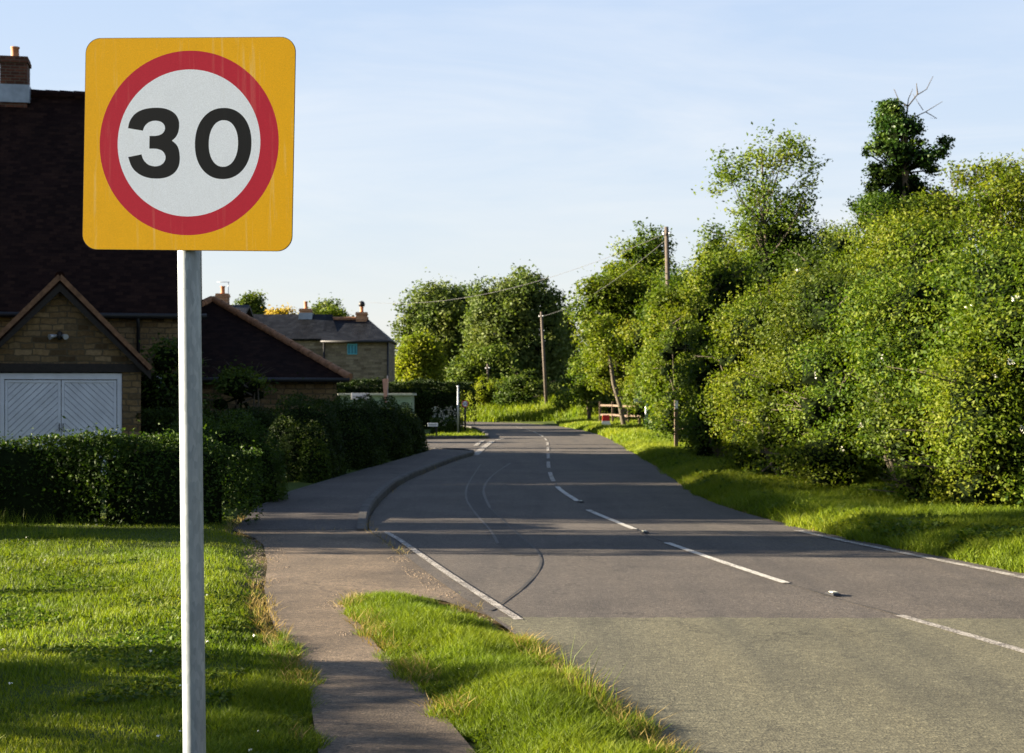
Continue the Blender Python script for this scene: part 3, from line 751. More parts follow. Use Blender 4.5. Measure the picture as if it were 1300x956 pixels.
def hedge(name, label, path, w, h, leaf, mat, dens=900, group=None, bulge=.08, cat='hedge', rnd=.25, hz=None):
    """clipped hedge along a path of (x,y,halfwidth scale) with a rounded section"""
    pts = [Vector((p[0],p[1],0)) for p in path]
    L = [0]
    for a, b in zip(pts[:-1], pts[1:]): L.append(L[-1]+(b-a).length)
    c0 = pts[len(pts)//2].copy(); c0.z = zat(c0.x, c0.y)-.03
    root = thing(name, label, cat, c0, group=group)
    tot = L[-1]; area = tot*(2*h+w)+2*w*h; n = int(area*dens)
    s = RNG.uniform(-w*.5*.9, tot+w*.5*.9, n)
    per = 2*h+w; u = RNG.uniform(0, per, n)
    def section(u):
        # left side up, top, right side down, superellipse-rounded
        a = u/per*np.pi
        cx = -np.cos(a); cz = np.sin(a)
        e = 2/ (2+4*(1-rnd*2))
        return np.sign(cx)*np.abs(cx)**e*w/2, np.abs(cz)**e*h
    ox, oz = section(u)
    cap = np.clip(np.maximum(-s, s-tot)/(w*.5), 0, 1); sc = np.sqrt(np.clip(1-cap**2, 0, 1))
    ox = ox*sc; 
    bz = bulge*(np.sin(s*2.1+1)+.7*np.sin(s*4.7+u*2)+.6*np.sin(u*5.1+s*1.3))*.5
    dep = -np.abs(RNG.normal(0,.07,n))+RNG.normal(0,.015,n); sh_ = RNG.uniform(0,1,n) < .05*(1+np.sin(s*9)*np.sin(s*3.3)); dep[sh_] = np.abs(RNG.normal(0,.075,sh_.sum()))
    sc2 = 1+(bz+dep)/(w/2); oz2 = oz*(1+(bz+dep)/h)
    # fill end caps
    fill = RNG.uniform(0,1,n)
    ox = ox*sc2; 
    ss = np.clip(s, 0, tot); px = np.interp(ss, L, [p.x for p in pts]); py = np.interp(ss, L, [p.y for p in pts])
    tx = np.interp(np.clip(ss+.1,0,tot), L, [p.x for p in pts])-np.interp(np.clip(ss-.1,0,tot), L, [p.x for p in pts])
    ty = np.interp(np.clip(ss+.1,0,tot), L, [p.y for p in pts])-np.interp(np.clip(ss-.1,0,tot), L, [p.y for p in pts])
    tn = np.hypot(tx, ty)+1e-9; tx /= tn; ty /= tn
    ext = s-ss
    X = px+tx*ext*1.0-ty*ox-c0.x; Y = py+ty*ext+tx*ox-c0.y; Z = np.maximum(oz2*(1-.06*cap), .03)
    if hz is not None: Z = Z*hz(px)
    pos = np.stack([X,Y,Z],-1)
    leaf_obj('foliage', pos, leaf, M[mat], root, vbias=.45+.25*wob(X*3,Z*5+Y*2)*.6)
    # solid dark core standing in for the shade inside the hedge
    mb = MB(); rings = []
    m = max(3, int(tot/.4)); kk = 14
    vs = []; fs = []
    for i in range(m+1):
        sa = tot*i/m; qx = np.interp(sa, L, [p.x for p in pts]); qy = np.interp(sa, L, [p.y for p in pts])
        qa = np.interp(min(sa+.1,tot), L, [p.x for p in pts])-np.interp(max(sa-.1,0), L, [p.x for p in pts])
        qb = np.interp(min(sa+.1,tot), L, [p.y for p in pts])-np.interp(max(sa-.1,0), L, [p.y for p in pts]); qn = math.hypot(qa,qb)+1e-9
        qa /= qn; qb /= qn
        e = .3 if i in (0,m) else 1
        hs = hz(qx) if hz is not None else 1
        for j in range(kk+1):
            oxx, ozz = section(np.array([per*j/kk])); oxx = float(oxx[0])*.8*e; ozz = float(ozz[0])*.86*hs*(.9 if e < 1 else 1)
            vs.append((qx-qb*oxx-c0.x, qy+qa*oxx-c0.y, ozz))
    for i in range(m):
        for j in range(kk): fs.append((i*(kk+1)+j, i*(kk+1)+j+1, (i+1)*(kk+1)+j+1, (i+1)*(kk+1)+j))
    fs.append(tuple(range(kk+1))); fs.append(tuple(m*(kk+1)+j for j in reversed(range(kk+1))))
    mb.add(vs, fs); mb.build('shade_core', M['core'], root)
    return root

# --- near hedge, in two lengths
hedge('clipped_hedge', 'low clipped dark hedge in front of the white garage door', [(-11,20.6),(-8,20.3),(-5.3,20.15)], .95, 1.10, .05, 'leaf_hedge', 1500, 'clipped hedge lengths edging the lawn', .13)
hedge('clipped_hedge', 'rounded end length of low hedge beside the footway behind the sign post', [(-5.15,20.1),(-4.3,20.15),(-3.75,20.3)], 1.15, 1.10, .05, 'leaf_hedge', 1500, 'clipped hedge lengths edging the lawn', .15, rnd=.42)
def ground_bush(name, label, x, y, rx, ry, h, leaf, mat, dens=1200, cat='bush', group=None, seed=0, box=.25):
    root = thing(name, label, cat, (x, y, zat(x,y)-.03), group=group)
    n = int((2*math.pi*rx*h+math.pi*rx*ry)*dens)
    d = RNG.normal(size=(n,3)); d[:,2] = np.abs(d[:,2]); d /= np.linalg.norm(d,axis=1,keepdims=True)
    e = 1-box; sg = np.sign(d); q_ = sg*np.abs(d)**e
    q_[:,0] *= rx; q_[:,1] *= ry; q_[:,2] *= h
    bz = 1+.06*np.sin(d[:,0]*7+seed)+.06*np.sin(d[:,1]*9+d[:,2]*8+seed)-np.abs(RNG.normal(0,.06,n)); sh_ = RNG.uniform(0,1,n) < .04; bz[sh_] += np.abs(RNG.normal(0,.09,sh_.sum()))
    pos = q_*bz[:,None]; pos[:,2] = np.maximum(pos[:,2], .03)
    # bring the skirt down
    k = RNG.uniform(0,1,n) < .35; pos[k,2] *= RNG.uniform(0,1,k.sum())
    leaf_obj('foliage', pos, leaf, M[mat], root, vbias=.45+.2*wob(pos[:,0]*4,pos[:,2]*4))
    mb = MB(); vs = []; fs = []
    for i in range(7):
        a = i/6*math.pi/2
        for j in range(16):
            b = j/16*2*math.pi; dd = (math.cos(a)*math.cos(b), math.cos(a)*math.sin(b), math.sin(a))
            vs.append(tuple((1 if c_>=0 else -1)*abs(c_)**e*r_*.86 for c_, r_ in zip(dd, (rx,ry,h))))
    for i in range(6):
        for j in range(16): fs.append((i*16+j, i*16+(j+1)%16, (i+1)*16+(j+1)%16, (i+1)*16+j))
    mb.add(vs, fs, True); mb.build('shade_core', M['core'], root)  # solid dark dome in place of the shade inside the bush
    return root
# bushes and yew blocks along the footway
ground_bush('round_bush', 'large rounded leafy bush behind the near hedge end', -4.15, 23.6, .72, .8, 1.32, .045, 'leaf_hedge', 1700, seed=1)
ground_bush('round_bush', 'leafy bush between the round bush and the sign post', -4.95, 25.0, .8, .9, 1.25, .045, 'leaf_hedge', 1500, seed=2)
ground_bush('round_bush', 'small low bush tucked in front of the tall dark hedge blocks', -3.78, 30.0, .32, .4, .85, .045, 'leaf_hedge', 1800, seed=3)
ground_bush('yew_hedge_block', 'nearest and broadest dark yew block beside the footway', -4.15, 31.6, .80, 2.1, 1.66, .05, 'leaf_yew', 1500, 'hedge', 'dark yew blocks lining the footway', 4, .12)
ground_bush('yew_hedge_block', 'second dark yew block from the camera along the footway', -3.72, 36.6, .80, 2.2, 1.62, .05, 'leaf_yew', 1300, 'hedge', 'dark yew blocks lining the footway', 5, .15)
ground_bush('yew_hedge_block', 'third dark yew block along the footway, with a greener top', -3.42, 41.4, .76, 2.0, 1.52, .055, 'leaf_yew', 1300, 'hedge', 'dark yew blocks lining the footway', 6, .12)
ground_bush('yew_hedge_block', 'farthest dark yew block at the junction corner', -3.15, 45.3, .66, 1.6, 1.32, .055, 'leaf_yew', 1300, 'hedge', 'dark yew blocks lining the footway', 7, .1)
hedge('yew_hedge', 'tall dark hedge in front of the hipped roof outbuilding', [(-7.2,32.0),(-6.4,33),(-5.6,34.5)], 1.0, 1.35, .055, 'leaf_yew', 900, None, .12)
ground_bush('golden_topped_bush', 'small bush with a yellowish flat top beyond the yew blocks', -4.4, 56.5, .75, .8, 1.2, .06, 'leaf_lime', 900, seed=8, box=.4)
# tall dark hedge behind the junction
hedge('tall_hedge', 'tall long dark hedge behind the green shed and the junction lawn', [(-16,74),(-9,76),(-4.2,78),(-2.75,79)], 1.8, 2.35, .10, 'leaf_yew', 420, None, .16, rnd=.2)

# ------------------------------------------------------------------ the speed limit sign
SX, SY = -1.043, 5.2
sign = thing('speed_limit_sign', 'square yellow speed limit sign reading 30 in a red ring on a galvanised post', 'road sign', (SX, SY, 0), math.radians(0))
lean = math.radians(-.62)
sign.rotation_euler = (0, lean, 0)
Mg, nt, nd, lk = new_mat('galvanised_post'); co = obj_co(nt)
vor = N(nt, 'ShaderNodeTexVoronoi'); vor.inputs['Scale'].default_value = 90; lk.new(mapping(nt, co, (1,1,.35)), vor.inputs['Vector'])
sp = N(nt, 'ShaderNodeSeparateColor'); lk.new(vor.outputs['Color'], sp.inputs[0])
c = ramp(nt, sp.outputs[0], [(0,(.19,.22,.24)),(1,(.27,.30,.32))])
c = mix(nt, 1.0, c, ramp(nt, noise(nt, mapping(nt, co, (6,6,.6)), 5, 5, .7), [(.3,(.75,.76,.75)),(.7,(1.12,1.12,1.12))]), 'MULTIPLY')
c = mix(nt, ramp(nt, noise(nt, co, 28, 5, .8), [(.62,(0,0,0)),(.72,(.5,.5,.5))]), c, (.22,.22,.2))
finish(nt, c, .48, .35, bump(nt, noise(nt, co, 160, 3), .25, .0006), .5)
R_ = .0375
mb = MB(); mb.lathe((0,0,0), [(R_,-.3),(R_,0),(R_,1),(R_,2.05),(R_,2.78)], 40); post = mb.build('post', Mg, sign)
MB().lathe((0,0,2.78), [(R_+.003,-.03),(R_+.003,.004),(R_*.7,.014),(.004,.018)], 32).build('post_cap', M['black'], sign)
MB().lathe((0,0,0), [(.14,-.02),(.13,.03),(.05,.05)], 20).build('footing', M['kerb'], sign)
K = .0026/3.1875
def sp_(x, y): return ((x-760)*K, (424-y)*K)     # zoomed-photo coordinates -> sign plane metres
def sheeting(name, col, streak, rough=.38, dust=.5):
    m, nt, nd, lk = new_mat(name); co = obj_co(nt)
    f = noise(nt, mapping(nt, co, (26,1,1.3)), 1.6, 5, .62, .35)
    fine = noise(nt, co, 420, 2, .6)
    cr = N(nt, 'ShaderNodeTexVoronoi'); cr.inputs['Scale'].default_value = 260; lk.new(co, cr.inputs['Vector'])
    c = mix(nt, ramp(nt, f, [(.56,(0,0,0)),(.70,(dust,)*3)]), col, streak)
    f2 = noise(nt, mapping(nt, co, (9,1,5)), 1.2, 5, .7)
    c = mix(nt, ramp(nt, f2, [(.5,(0,0,0)),(.8,(.22,)*3)]), c, tuple(x*.72 for x in col))
    c = mix(nt, 1.0, c, ramp(nt, fine, [(.3,(.88,.88,.88)),(.7,(1.1,1.1,1.1))]), 'MULTIPLY')
    c = mix(nt, 1.0, c, ramp(nt, cr.outputs['Distance'], [(0,(1.04,)*3),(.5,(.93,)*3)]), 'MULTIPLY')
    finish(nt, c, rough, 0, bump(nt, fine, .03, .0003), .2); return m
FR = Matrix.Translation((.013,-(R_+.022),2.473)) @ Matrix.Rotation(math.radians(-6.4), 4, 'Z') @ Matrix.Rotation(math.radians(1.7), 4, 'Y')
def on_face(pts2, d): return [FR @ Vector((x, -d, z)) for x, z in pts2]
nrm = FR.to_3x3() @ Vector((0,-1,0))
hw, hh, cr_ = .353, .3475, .05
rr = []
for cx, cz, a0 in ((hw-cr_,hh-cr_,0),(-hw+cr_,hh-cr_,90),(-hw+cr_,-hh+cr_,180),(hw-cr_,-hh+cr_,270)):
    for k in range(11):
        a = math.radians(a0+k*9); rr.append((cx+cr_*math.cos(a), cz+cr_*math.sin(a)))
MB().prism(on_face(rr, -.004), nrm, .004).build('plate', M['black'], sign)
def shrink(poly, s): return [(x*s, z*s) for x, z in poly]
def circ(r, n=96, c=(0,0)): return [(c[0]+r*math.cos(2*math.pi*k/n), c[1]+r*math.sin(2*math.pi*k/n)) for k in range(n)]
cc = sp_(762,420)
def inlay(name, outer, holes, mat):
    """flat piece of sheeting lying on the plate, cut round its neighbours"""
    polys = [on_face(p, .0004) for p in [outer]+holes]
    flat = [[Vector((x, z, 0)) for x, z in p] for p in [outer]+holes]
    tris = geometry.tessellate_polygon(flat)
    vs = [v for p in polys for v in p]
    fs = []
    for t in tris:
        p0, p1, p2 = (vs[i] for i in t); fn = (p1-p0).cross(p2-p0)
        if fn.length < 1e-12: continue
        fs.append(tuple(t) if fn.dot(nrm) > 0 else tuple(reversed(t)))
    return MB().add(vs, fs).build(name, mat, sign, fixn=False)
c_out = circ(369*K, 96, cc); c_in = circ(294*K, 96, cc)
inlay('yellow_face', shrink(rr,.996), [c_out], sheeting('yellow_sheeting', (.88,.45,.003), (.88,.60,.18), .42, dust=.6))
inlay('red_ring', c_out, [c_in], sheeting('red_ring_sheeting', (.52,.02,.04), (.62,.16,.13), dust=.35))
three_a = [(510,361),(518,330),(540,302),(575,285),(620,279),(665,283),(700,300),(718,325),(722,352),(718,378),(708,397),(693,411)]
three_b = [(693,411),(712,427),(723,450),(727,485),(722,515),(705,540),(675,557),(635,563),(590,558),(553,541),(528,515),(513,477)]
three_c = [(568,466),(577,488),(597,507),(625,514),(650,508),(665,492),(667,472),(655,453),(632,444),(600,443)]
three_d = [(600,392),(630,391),(652,383),(663,366),(660,348),(645,335),(620,331),(597,337),(580,352),(572,371)]
three = []
for seg in (three_a, three_b, three_c, three_d): three += smooth_poly(seg, 5)
clean = []
for p in three:
    if not clean or (abs(p[0]-clean[-1][0])+abs(p[1]-clean[-1][1])) > .5: clean.append(p)
num_m = sheeting('black_numerals', (.006,.008,.010), (.02,.02,.02), .7, dust=.3)
def sup(cx, cy, rx, ry, e, n=72):
    out = []
    for k in range(n):
        a = 2*math.pi*k/n; c_, s_ = math.cos(a), math.sin(a)
        out.append(sp_(cx+rx*math.copysign(abs(c_)**e, c_), cy+ry*math.copysign(abs(s_)**e, s_)))
    return out
three_p = [sp_(*p) for p in clean]; zo = sup(904,422,116,142,.93); zi = sup(905,422,60,93,.93)
wm = sheeting('white_sheeting', (.82,.87,.93), (.74,.76,.76), dust=.2)
inlay('white_disc', c_in, [three_p, zo], wm)
inlay('numeral', three_p, [], num_m)
inlay('numeral', zo, [zi], num_m)
inlay('numeral_counter', zi, [], wm)
for zz in (-.18,.18):
    mb = MB(); mb.box(-.30,.30,.004,.022,zz-.022,zz+.022, FR); mb.build('rail', M['grey_steel'], sign, bevel=.002)
    mb = MB(); c0 = Vector((0,0,2.473+zz)); 
    mb.tube([c0+Vector(((R_+.004)*math.cos(a), (R_+.004)*math.sin(a), 0)) for a in [math.radians(-70+320*k/24) for k in range(25)]], .006, 6)
    mb.build('clip', M['grey_steel'], sign)

# ------------------------------------------------------------------ buildings
def roof_slab(mb, a, b, c, d=None, t=.12):
    """a,b along the eave, c,d along the ridge (d None -> triangle)"""
    pts = [Vector(p) for p in ((a,b,c,d) if d is not None else (a,b,c))]
    n = (pts[1]-pts[0]).cross(pts[2]-pts[0]).normalized()
    if n.z < 0: n = -n
    k = len(pts); low = [p-n*t for p in pts]
    fs = [tuple(range(k)), tuple(reversed(range(k, 2*k)))]+[(i,(i+1)%k,(i+1)%k+k,i+k) for i in range(k)]
    mb.add(pts+low, fs)
def ridge_tiles(name, a, b, r, mat, parent, seg=.35):
    a = Vector(a); b = Vector(b); n = max(1, int((b-a).length/seg)); mb = MB()
    for i in range(n):
        p = a.lerp(b, i/n); q_ = a.lerp(b, (i+.97)/n)
        mb.tube([p, q_], [r*1.06, r*.94], 10)
    return mb.build(name, mat, parent, fixn=False)
def chimney(parent, x0, x1, y0, y1, z0, z1, mat, pots=1, pot_h=.35, cowl=False, name='chimney'):
    mb = MB(); mb.box(x0,x1,y0,y1,z0,z1-.16)
    mb.box(x0-.035,x1+.035,y0-.035,y1+.035,z1-.16,z1-.07); mb.box(x0-.015,x1+.015,y0-.015,y1+.015,z1-.07,z1)
    ch = mb.build(name, mat, parent)
    for i in range(pots):
        cx = x0+(x1-x0)*(i+1)/(pots+1)
        MB().lathe((cx,(y0+y1)/2,z1), [(.12,0),(.10,.05),(.095,pot_h-.05),(.12,pot_h-.03),(.11,pot_h)], 14).build('chimney_pot', M['terracotta'], ch)
        if cowl:
            MB().lathe((cx,(y0+y1)/2,z1+pot_h), [(.05,0),(.17,.05),(.19,.18),(.14,.3),(.03,.36)], 12).build('cowl', M['black'], ch)
    return ch

# big stone house
H = thing('stone_house', 'large stone house with a huge dark tiled roof behind the garage', 'house', (-7.2,36,0), math.radians(11.2))
ox, oy = -7.2, 36
def L_(x, y, z): return (x-ox, y-oy, z)
xe, xw = -7.25, -24.0; eZ = 3.72; rZ = 9.32; rY = 41.0
mb = MB(); mb.box(xw-ox+.2, xe-ox, 0, 9, -.2, 3.75); mb.build('wall', M['stone'], H)
mb = MB()
ev = .22
roof_slab(mb, L_(xw,36-ev,eZ-.2), L_(xe+ev-.05,36-ev,eZ-.2), L_(xe+.12,rY,rZ), L_(xw,rY,rZ))
roof_slab(mb, L_(xw,45+ev,eZ-.2), L_(xe+ev-.05,45+ev,eZ-.2), L_(xe+.12,rY,rZ-.003), L_(xw,rY,rZ-.003))
rf = mb.build('roof', M['tile'], H)
for gxx in (xw+.2, xe):
    mb = MB(); mb.prism([L_(gxx,36.15,3.752),L_(gxx,44.85,3.752),L_(gxx,41,rZ-.35)], (1 if gxx < -20 else -1,0,0), .25); mb.build('gable_end', M['stone'], H)
ridge_tiles('ridge_tiles', L_(xw,rY,rZ+.02), L_(xe+.12,rY,rZ+.02), .12, M['tile'], rf)
chs = chimney(H, -4.87, -4.21, 4.65, 5.35, 8.5, 10.22, M['brick'], 1, .3)
mb = MB(); fx0, fx1 = -4.93, -4.15
mb.box(fx0, fx1, 4.6, 5.4, 9.05, 9.5); mb.build('lead_flashing', M['lead'], chs)
mb = MB(); mb.tube([L_(xw,36-ev-.05,eZ-.26), L_(xe+ev+.05,36-ev-.05,eZ-.26)], .06, 8); mb.build('gutter', M['black'], H)
dx = -1.30
MB().tube([(dx,-ev-.04,eZ-.3),(dx,-.06,eZ-.55),(dx,-.06,.1)], .04, 8).build('downpipe', M['black'], H)
for wx in (-7.6,):   # a small window beyond the ivy, mostly hidden
    f_ = MB().box(wx-ox-.5, wx-ox+.5, -.03, .02, 1.0, 2.1).build('window', M['white_wood'], H)
    MB().box(wx-ox-.44, wx-ox+.44, -.036, -.031, 1.06, 2.04).build('pane', M['glass'], f_)

# garage with gable towards the camera
GY = 31.4
def gx(px): return (px-650)/F*GY
def gz(py): return EYE-(py-HZ)/F*GY
GA = thing('garage', 'stone gabled garage with white chevron boarded double doors', 'garage', (gx(77), GY, 0), math.radians(13))
cx = gx(77)
wl, wr = gx(-22)-cx, gx(176)-cx; dl, dr = gx(2)-cx, gx(153)-cx
ez = gz(466); pkz = gz(355); dtop = gz(474); 
mb = MB()
t_ = .3
# front wall around the door opening
mb.box(wl, dl, 0, t_, -.1, ez); mb.build('pier', M['stone'], GA)
mb = MB(); mb.box(dr, wr, 0, t_, -.1, ez); mb.build('pier', M['stone'], GA)
MB().box(wl, wl+t_, t_, 4.55, -.1, ez).build('side_wall', M['stone'], GA); MB().box(wr-t_, wr, t_, 4.55, -.1, ez).build('side_wall', M['stone'], GA)
mb = MB()
gzb = gz(463)
slope = (pkz-ez)/((gx(184)-cx))
gp_ = [(wl+.02,-.002,gzb),(wr-.02,-.002,gzb),(0,-.002,gzb+(wr-.02)*slope*1.0)]
mb.prism([(wl+.02,0.001,gzb),(wr-.02,0.001,gzb),(wr-.02,.001,gzb+.06),(0,0.001,pkz-.18),(wl+.02,.001,gzb+.06)], (0,1,0), t_); mb.build('gable', M['stone'], GA)
mb = MB(); mb.box(wl-.1, wr+.12, -.03, .12, gz(472.5), gz(461.5)); mb.build('lintel', M['dark_wood'], GA, bevel=.005)
er = gx(189)-cx
mb = MB()
for sgn in (1,-1):
    roof_slab(mb, (sgn*er,-.25,gz(470)+.06), (sgn*er,4.6,gz(470)+.06), (0,4.6,pkz+.06), (0,-.25,pkz+.06), .1)
grf = mb.build('roof', M['tile'], GA)
mb = MB()
for sgn in (1,-1):
    a = Vector((sgn*er,-.26,gz(470)+.03)); b = Vector((0,-.26,pkz+.03)); u_ = (b-a).normalized(); nn = Vector((-u_.z*1,0,u_.x)); nn = nn if nn.z > 0 else -nn
    mb.prism([a+nn*.045, b+nn*.045+Vector((0,0,.02)), b-nn*.04, a-nn*.04], (0,-1,0), .05)
mb.build('verge_tiles', M['verge'], grf)
mb = MB()
for sgn in (1,-1):
    a = Vector((sgn*er,-.24,gz(470)-.03)); b = Vector((0,-.24,pkz-.05)); nn = Vector((0,0,-1))
    mb.prism([a, b, b+nn*.2, a+nn*.16], (0,1,0), .04)
mb.build('bargeboard', M['dark_wood'], grf)
ridge_tiles('ridge_tiles', (0,-.28,pkz+.05), (0,4.6,pkz+.05), .09, M['tile'], grf)
# doors: frame and two leaves with diagonal boards
mb = MB(); fw = .10
mb.box(dl+.01, dl+fw, .04, .12, 0, dtop); mb.box(dr-fw, dr-.01, .04, .12, 0, dtop); mb.box(dl+fw, dr-fw, .04, .12, dtop-.12, dtop); mb.build('door_frame', M['white_wood'], GA, bevel=.004)
def clip_poly(poly, f):
    out = []
    for i in range(len(poly)):
        a = poly[i]; b = poly[(i+1)%len(poly)]; fa, fb = f(a), f(b)
        if fa >= 0: out.append(a)
        if (fa >= 0) != (fb >= 0):
            t = fa/(fa-fb); out.append((a[0]+(b[0]-a[0])*t, a[1]+(b[1]-a[1])*t))
    return out
il, ir = dl+fw+.012, dr-fw-.012; mid = (il+ir)/2; topd = dtop-.135
for (a, b, sg) in ((il, mid-.006, 1), (mid+.006, ir, -1)):
    mb = MB(); st = .055
    mb.box(a, a+st, .06, .10, .03, topd); mb.box(b-st, b, .06, .10, .03, topd); mb.box(a+st, b-st, .06, .10, topd-.05, topd); mb.box(a+st, b-st, .06, .10, .03, .12)
    dl_ = mb.build('door_leaf', M['white_wood'], GA, bevel=.003)
    mb = MB(); x0, x1, z0, z1 = a+st+.002, b-st-.002, .122, topd-.052
    wb = .095
    k = -40
    while k < 60:
        c0 = k*wb; base = [(x0,z0),(x1,z0),(x1,z1),(x0,z1)]
        # board between lines z - sg*(x) = c0.. (45 degrees)
        f1 = lambda p: (p[1]-sg*p[0]*.95)/1.38-c0-.006
        f2 = lambda p: c0+wb-.006-(p[1]-sg*p[0]*.95)/1.38
        pl = clip_poly(base, f1); pl = clip_poly(pl, f2) if len(pl) > 2 else []
        if len(pl) > 2: mb.prism([(x,.075,z) for x, z in pl], (0,1,0), .02)
        k += 1
    mb.build('diagonal_boards', M['white_wood'], dl_)
    hx = b-.03 if sg == 1 else a+.03
    MB().tube([(hx,.058,.95),(hx,.02,.96),(hx,.02,1.09),(hx,.058,1.10)], .008, 8).build('handle', M['black'], dl_)
    MB().box(a+.01, b-.01, .096, .104, .03, topd).build('back_board', plain('grey_backing', (.22,.25,.3), .8), dl_)
# twin security lamp on the gable
lm = thing('security_lamp', 'twin security lamp mounted high on the garage gable', 'lamp', (gx(77), GY-.001, gz(425)))
MB().lathe((0,-.06,-.02), [(.03,-.09),(.05,-.05),(.06,0),(.055,.06),(.02,.09)], 12).build('lamp_body', M['black'], lm)
for sgn in (-1,1):
    MB().tube([(sgn*.04,-.06,-.02),(sgn*.11,-.12,-.03),(sgn*.16,-.2,-.05)], [.025,.035,.055], 12).build('spotlight', M['grey_steel'], lm)

# hipped outbuilding
HY = 38.0
cxh = P(297,0,HY+3.6).x; 
OB = thing('outbuilding', 'low stone outbuilding under a dark pyramid shaped tiled roof', 'outbuilding', (cxh, HY, 0), math.radians(9))
pk = P(297,380,HY+3.6).z; exr = P(443,0,HY).x-cxh; ez2 = P(0,479,HY).z
mb = MB(); mb.box(-exr+.25, exr-.3, .3, 7.0, -.1, ez2+.05); mb.build('wall', M['stone'], OB)
c4 = [(-exr,0,ez2),(exr,0,ez2),(exr,7.3,ez2),(-exr,7.3,ez2)]; pkp = (0,3.6,pk)
mb = MB()
for i in range(4): roof_slab(mb, c4[i], c4[(i+1)%4], pkp, None, .1)
orf = mb.build('roof', M['tile'], OB)
for i in range(4): ridge_tiles('hip_tiles', c4[i], pkp, .105, M['tile_hip'], orf)
MB().tube([(-exr,-.05,ez2-.06),(exr,-.05,ez2-.06)], .055, 8).build('gutter', M['black'], OB)

# cottage with slate roof
CY = 88.0
def cx_(px, Y=CY): return (px-650)/F*Y
def cz_(py, Y=CY): return EYE-(py-HZ)/F*Y
CO = thing('cottage', 'stone cottage with blue slate roof, brick chimneys and a turquoise window', 'cottage', (cx_(440), CY, 0))
x0 = cx_(440)
mb = MB(); mb.box(cx_(412)-x0, cx_(493)-x0, 0, 5.0, -.1, cz_(431)); mb.build('wall', M['stone_grey'], CO)
mb = MB(); mb.box(cx_(300)-x0, cx_(411.5)-x0, .35, 5.0, -.1, cz_(430)); mb.build('wall', M['stone_grey'], CO)
mb = MB(); RY = 2.5
xr = cx_(495.5)-x0; xl = cx_(408)-x0; ezc = cz_(432); rzc = cz_(405.5, CY+RY)
roof_slab(mb, (xl,-.25,ezc), (xr,-.25,ezc), (cx_(468,CY+RY)-x0,RY,rzc), (xl,RY,rzc))
roof_slab(mb, (xl,5.25,ezc), (xr,5.25,ezc), (cx_(468,CY+RY)-x0,RY,rzc-.003), (xl,RY,rzc-.003))
roof_slab(mb, (xr,-.25,ezc), (xr,5.25,ezc), (cx_(468,CY+RY)-x0,RY,rzc-.002))
crf = mb.build('roof', M['slate'], CO)
ridge_tiles('ridge_tiles', (xl,RY,rzc+.03), (cx_(468,CY+RY)-x0,RY,rzc+.03), .12, M['tile_hip'], crf)
xl2 = cx_(290)-x0; rz2 = cz_(399, CY+RY+.2); xe2 = cx_(425,CY)-x0
mb = MB()
roof_slab(mb, (xl2,.1,cz_(430)), (xl-.01,.1,cz_(430)), (cx_(405,CY)-x0+.1,RY+.2,rz2), (xl2,RY+.2,rz2))
mb.add([(xl-.01,.1,cz_(430)),(xe2+.25,.0+.14,ezc+.12),(xe2-.5,RY+.2,rz2),(cx_(405,CY)-x0+.1,RY+.2,rz2)],[(0,1,2,3)])
roof_slab(mb, (xl2,5.3,cz_(430)), (xe2,5.3,cz_(430)), (cx_(415,CY)-x0,RY+.2,rz2-.003), (xl2,RY+.2,rz2-.003))
mb.build('roof', M['slate'], CO)
MB().tube([(xl,-.3,ezc-.08),(xr+.05,-.3,ezc-.08)], .07, 8).build('gutter', M['black'], CO)
for px_ in (411.5, 492.5): MB().tube([(cx_(px_)-x0,-.07,ezc-.1),(cx_(px_)-x0,-.07,0)], .055, 8).build('downpipe', M['black'], CO)
wn = MB().box(cx_(441)-x0, cx_(453.5)-x0, -.05, .03, cz_(450), cz_(436.5)).build('window', M['blue_paint'], CO)
for k in range(3):
    a = cx_(441.8+k*4)-x0; b = cx_(444.8+k*4)-x0
    MB().box(a, b, -.056, -.051, cz_(449), cz_(438)).build('pane', plain('bluish_glass', (.04,.16,.22), .15), wn)
chimney(CO, cx_(452.5,CY+RY)-x0, cx_(466,CY+RY)-x0, RY-.3, RY+.3, rzc-.4, cz_(396.5,CY+RY), M['brick_orange'], 1, .3, True)
c2 = chimney(CO, cx_(381,CY+RY)-x0, cx_(395.5,CY+RY)-x0, RY-.3, RY+.3, rz2-.4, cz_(392,CY+RY), M['brick_orange'], 1, .42)
MB().box(cx_(380,CY+RY)-x0, cx_(397,CY+RY)-x0, RY-.34, RY+.34, rz2-.5, rz2+.06).build('lead_flashing', M['lead'], c2)
# house with the aerial further back
BY = 70.0
BH = thing('slate_roofed_house', 'house with low slate roof and brick chimney behind the hipped outbuilding', 'house', (P(250,0,BY).x, BY, 0))
bx = P(250,0,BY).x
mb = MB(); mb.box(P(170,0,BY).x-bx, P(300,0,BY).x-bx, 0, 5, -.1, P(0,412,BY).z); mb.build('wall', M['stone_grey'], BH)
mb = MB(); rz3 = P(0,387,BY+2.5).z; zz_ = P(0,412,BY).z
roof_slab(mb, (P(165,0,BY).x-bx,-.2,zz_), (P(305,0,BY).x-bx,-.2,zz_), (P(305,0,BY).x-bx,2.5,rz3), (P(165,0,BY).x-bx,2.5,rz3))
roof_slab(mb, (P(165,0,BY).x-bx,5.2,zz_), (P(305,0,BY).x-bx,5.2,zz_), (P(305,0,BY).x-bx,2.5,rz3-.003), (P(165,0,BY).x-bx,2.5,rz3-.003))
mb.build('roof', M['slate'], BH)
ch = chimney(BH, P(275.5,0,BY+2.5).x-bx, P(290,0,BY+2.5).x-bx, 2.2, 2.8, rz3-.4, P(0,373,BY+2.5).z, M['brick_orange'], 1, .35)
mb = MB(); ax = P(290,0,BY+2.5).x-bx; zt = P(0,357.5,BY+2.5).z
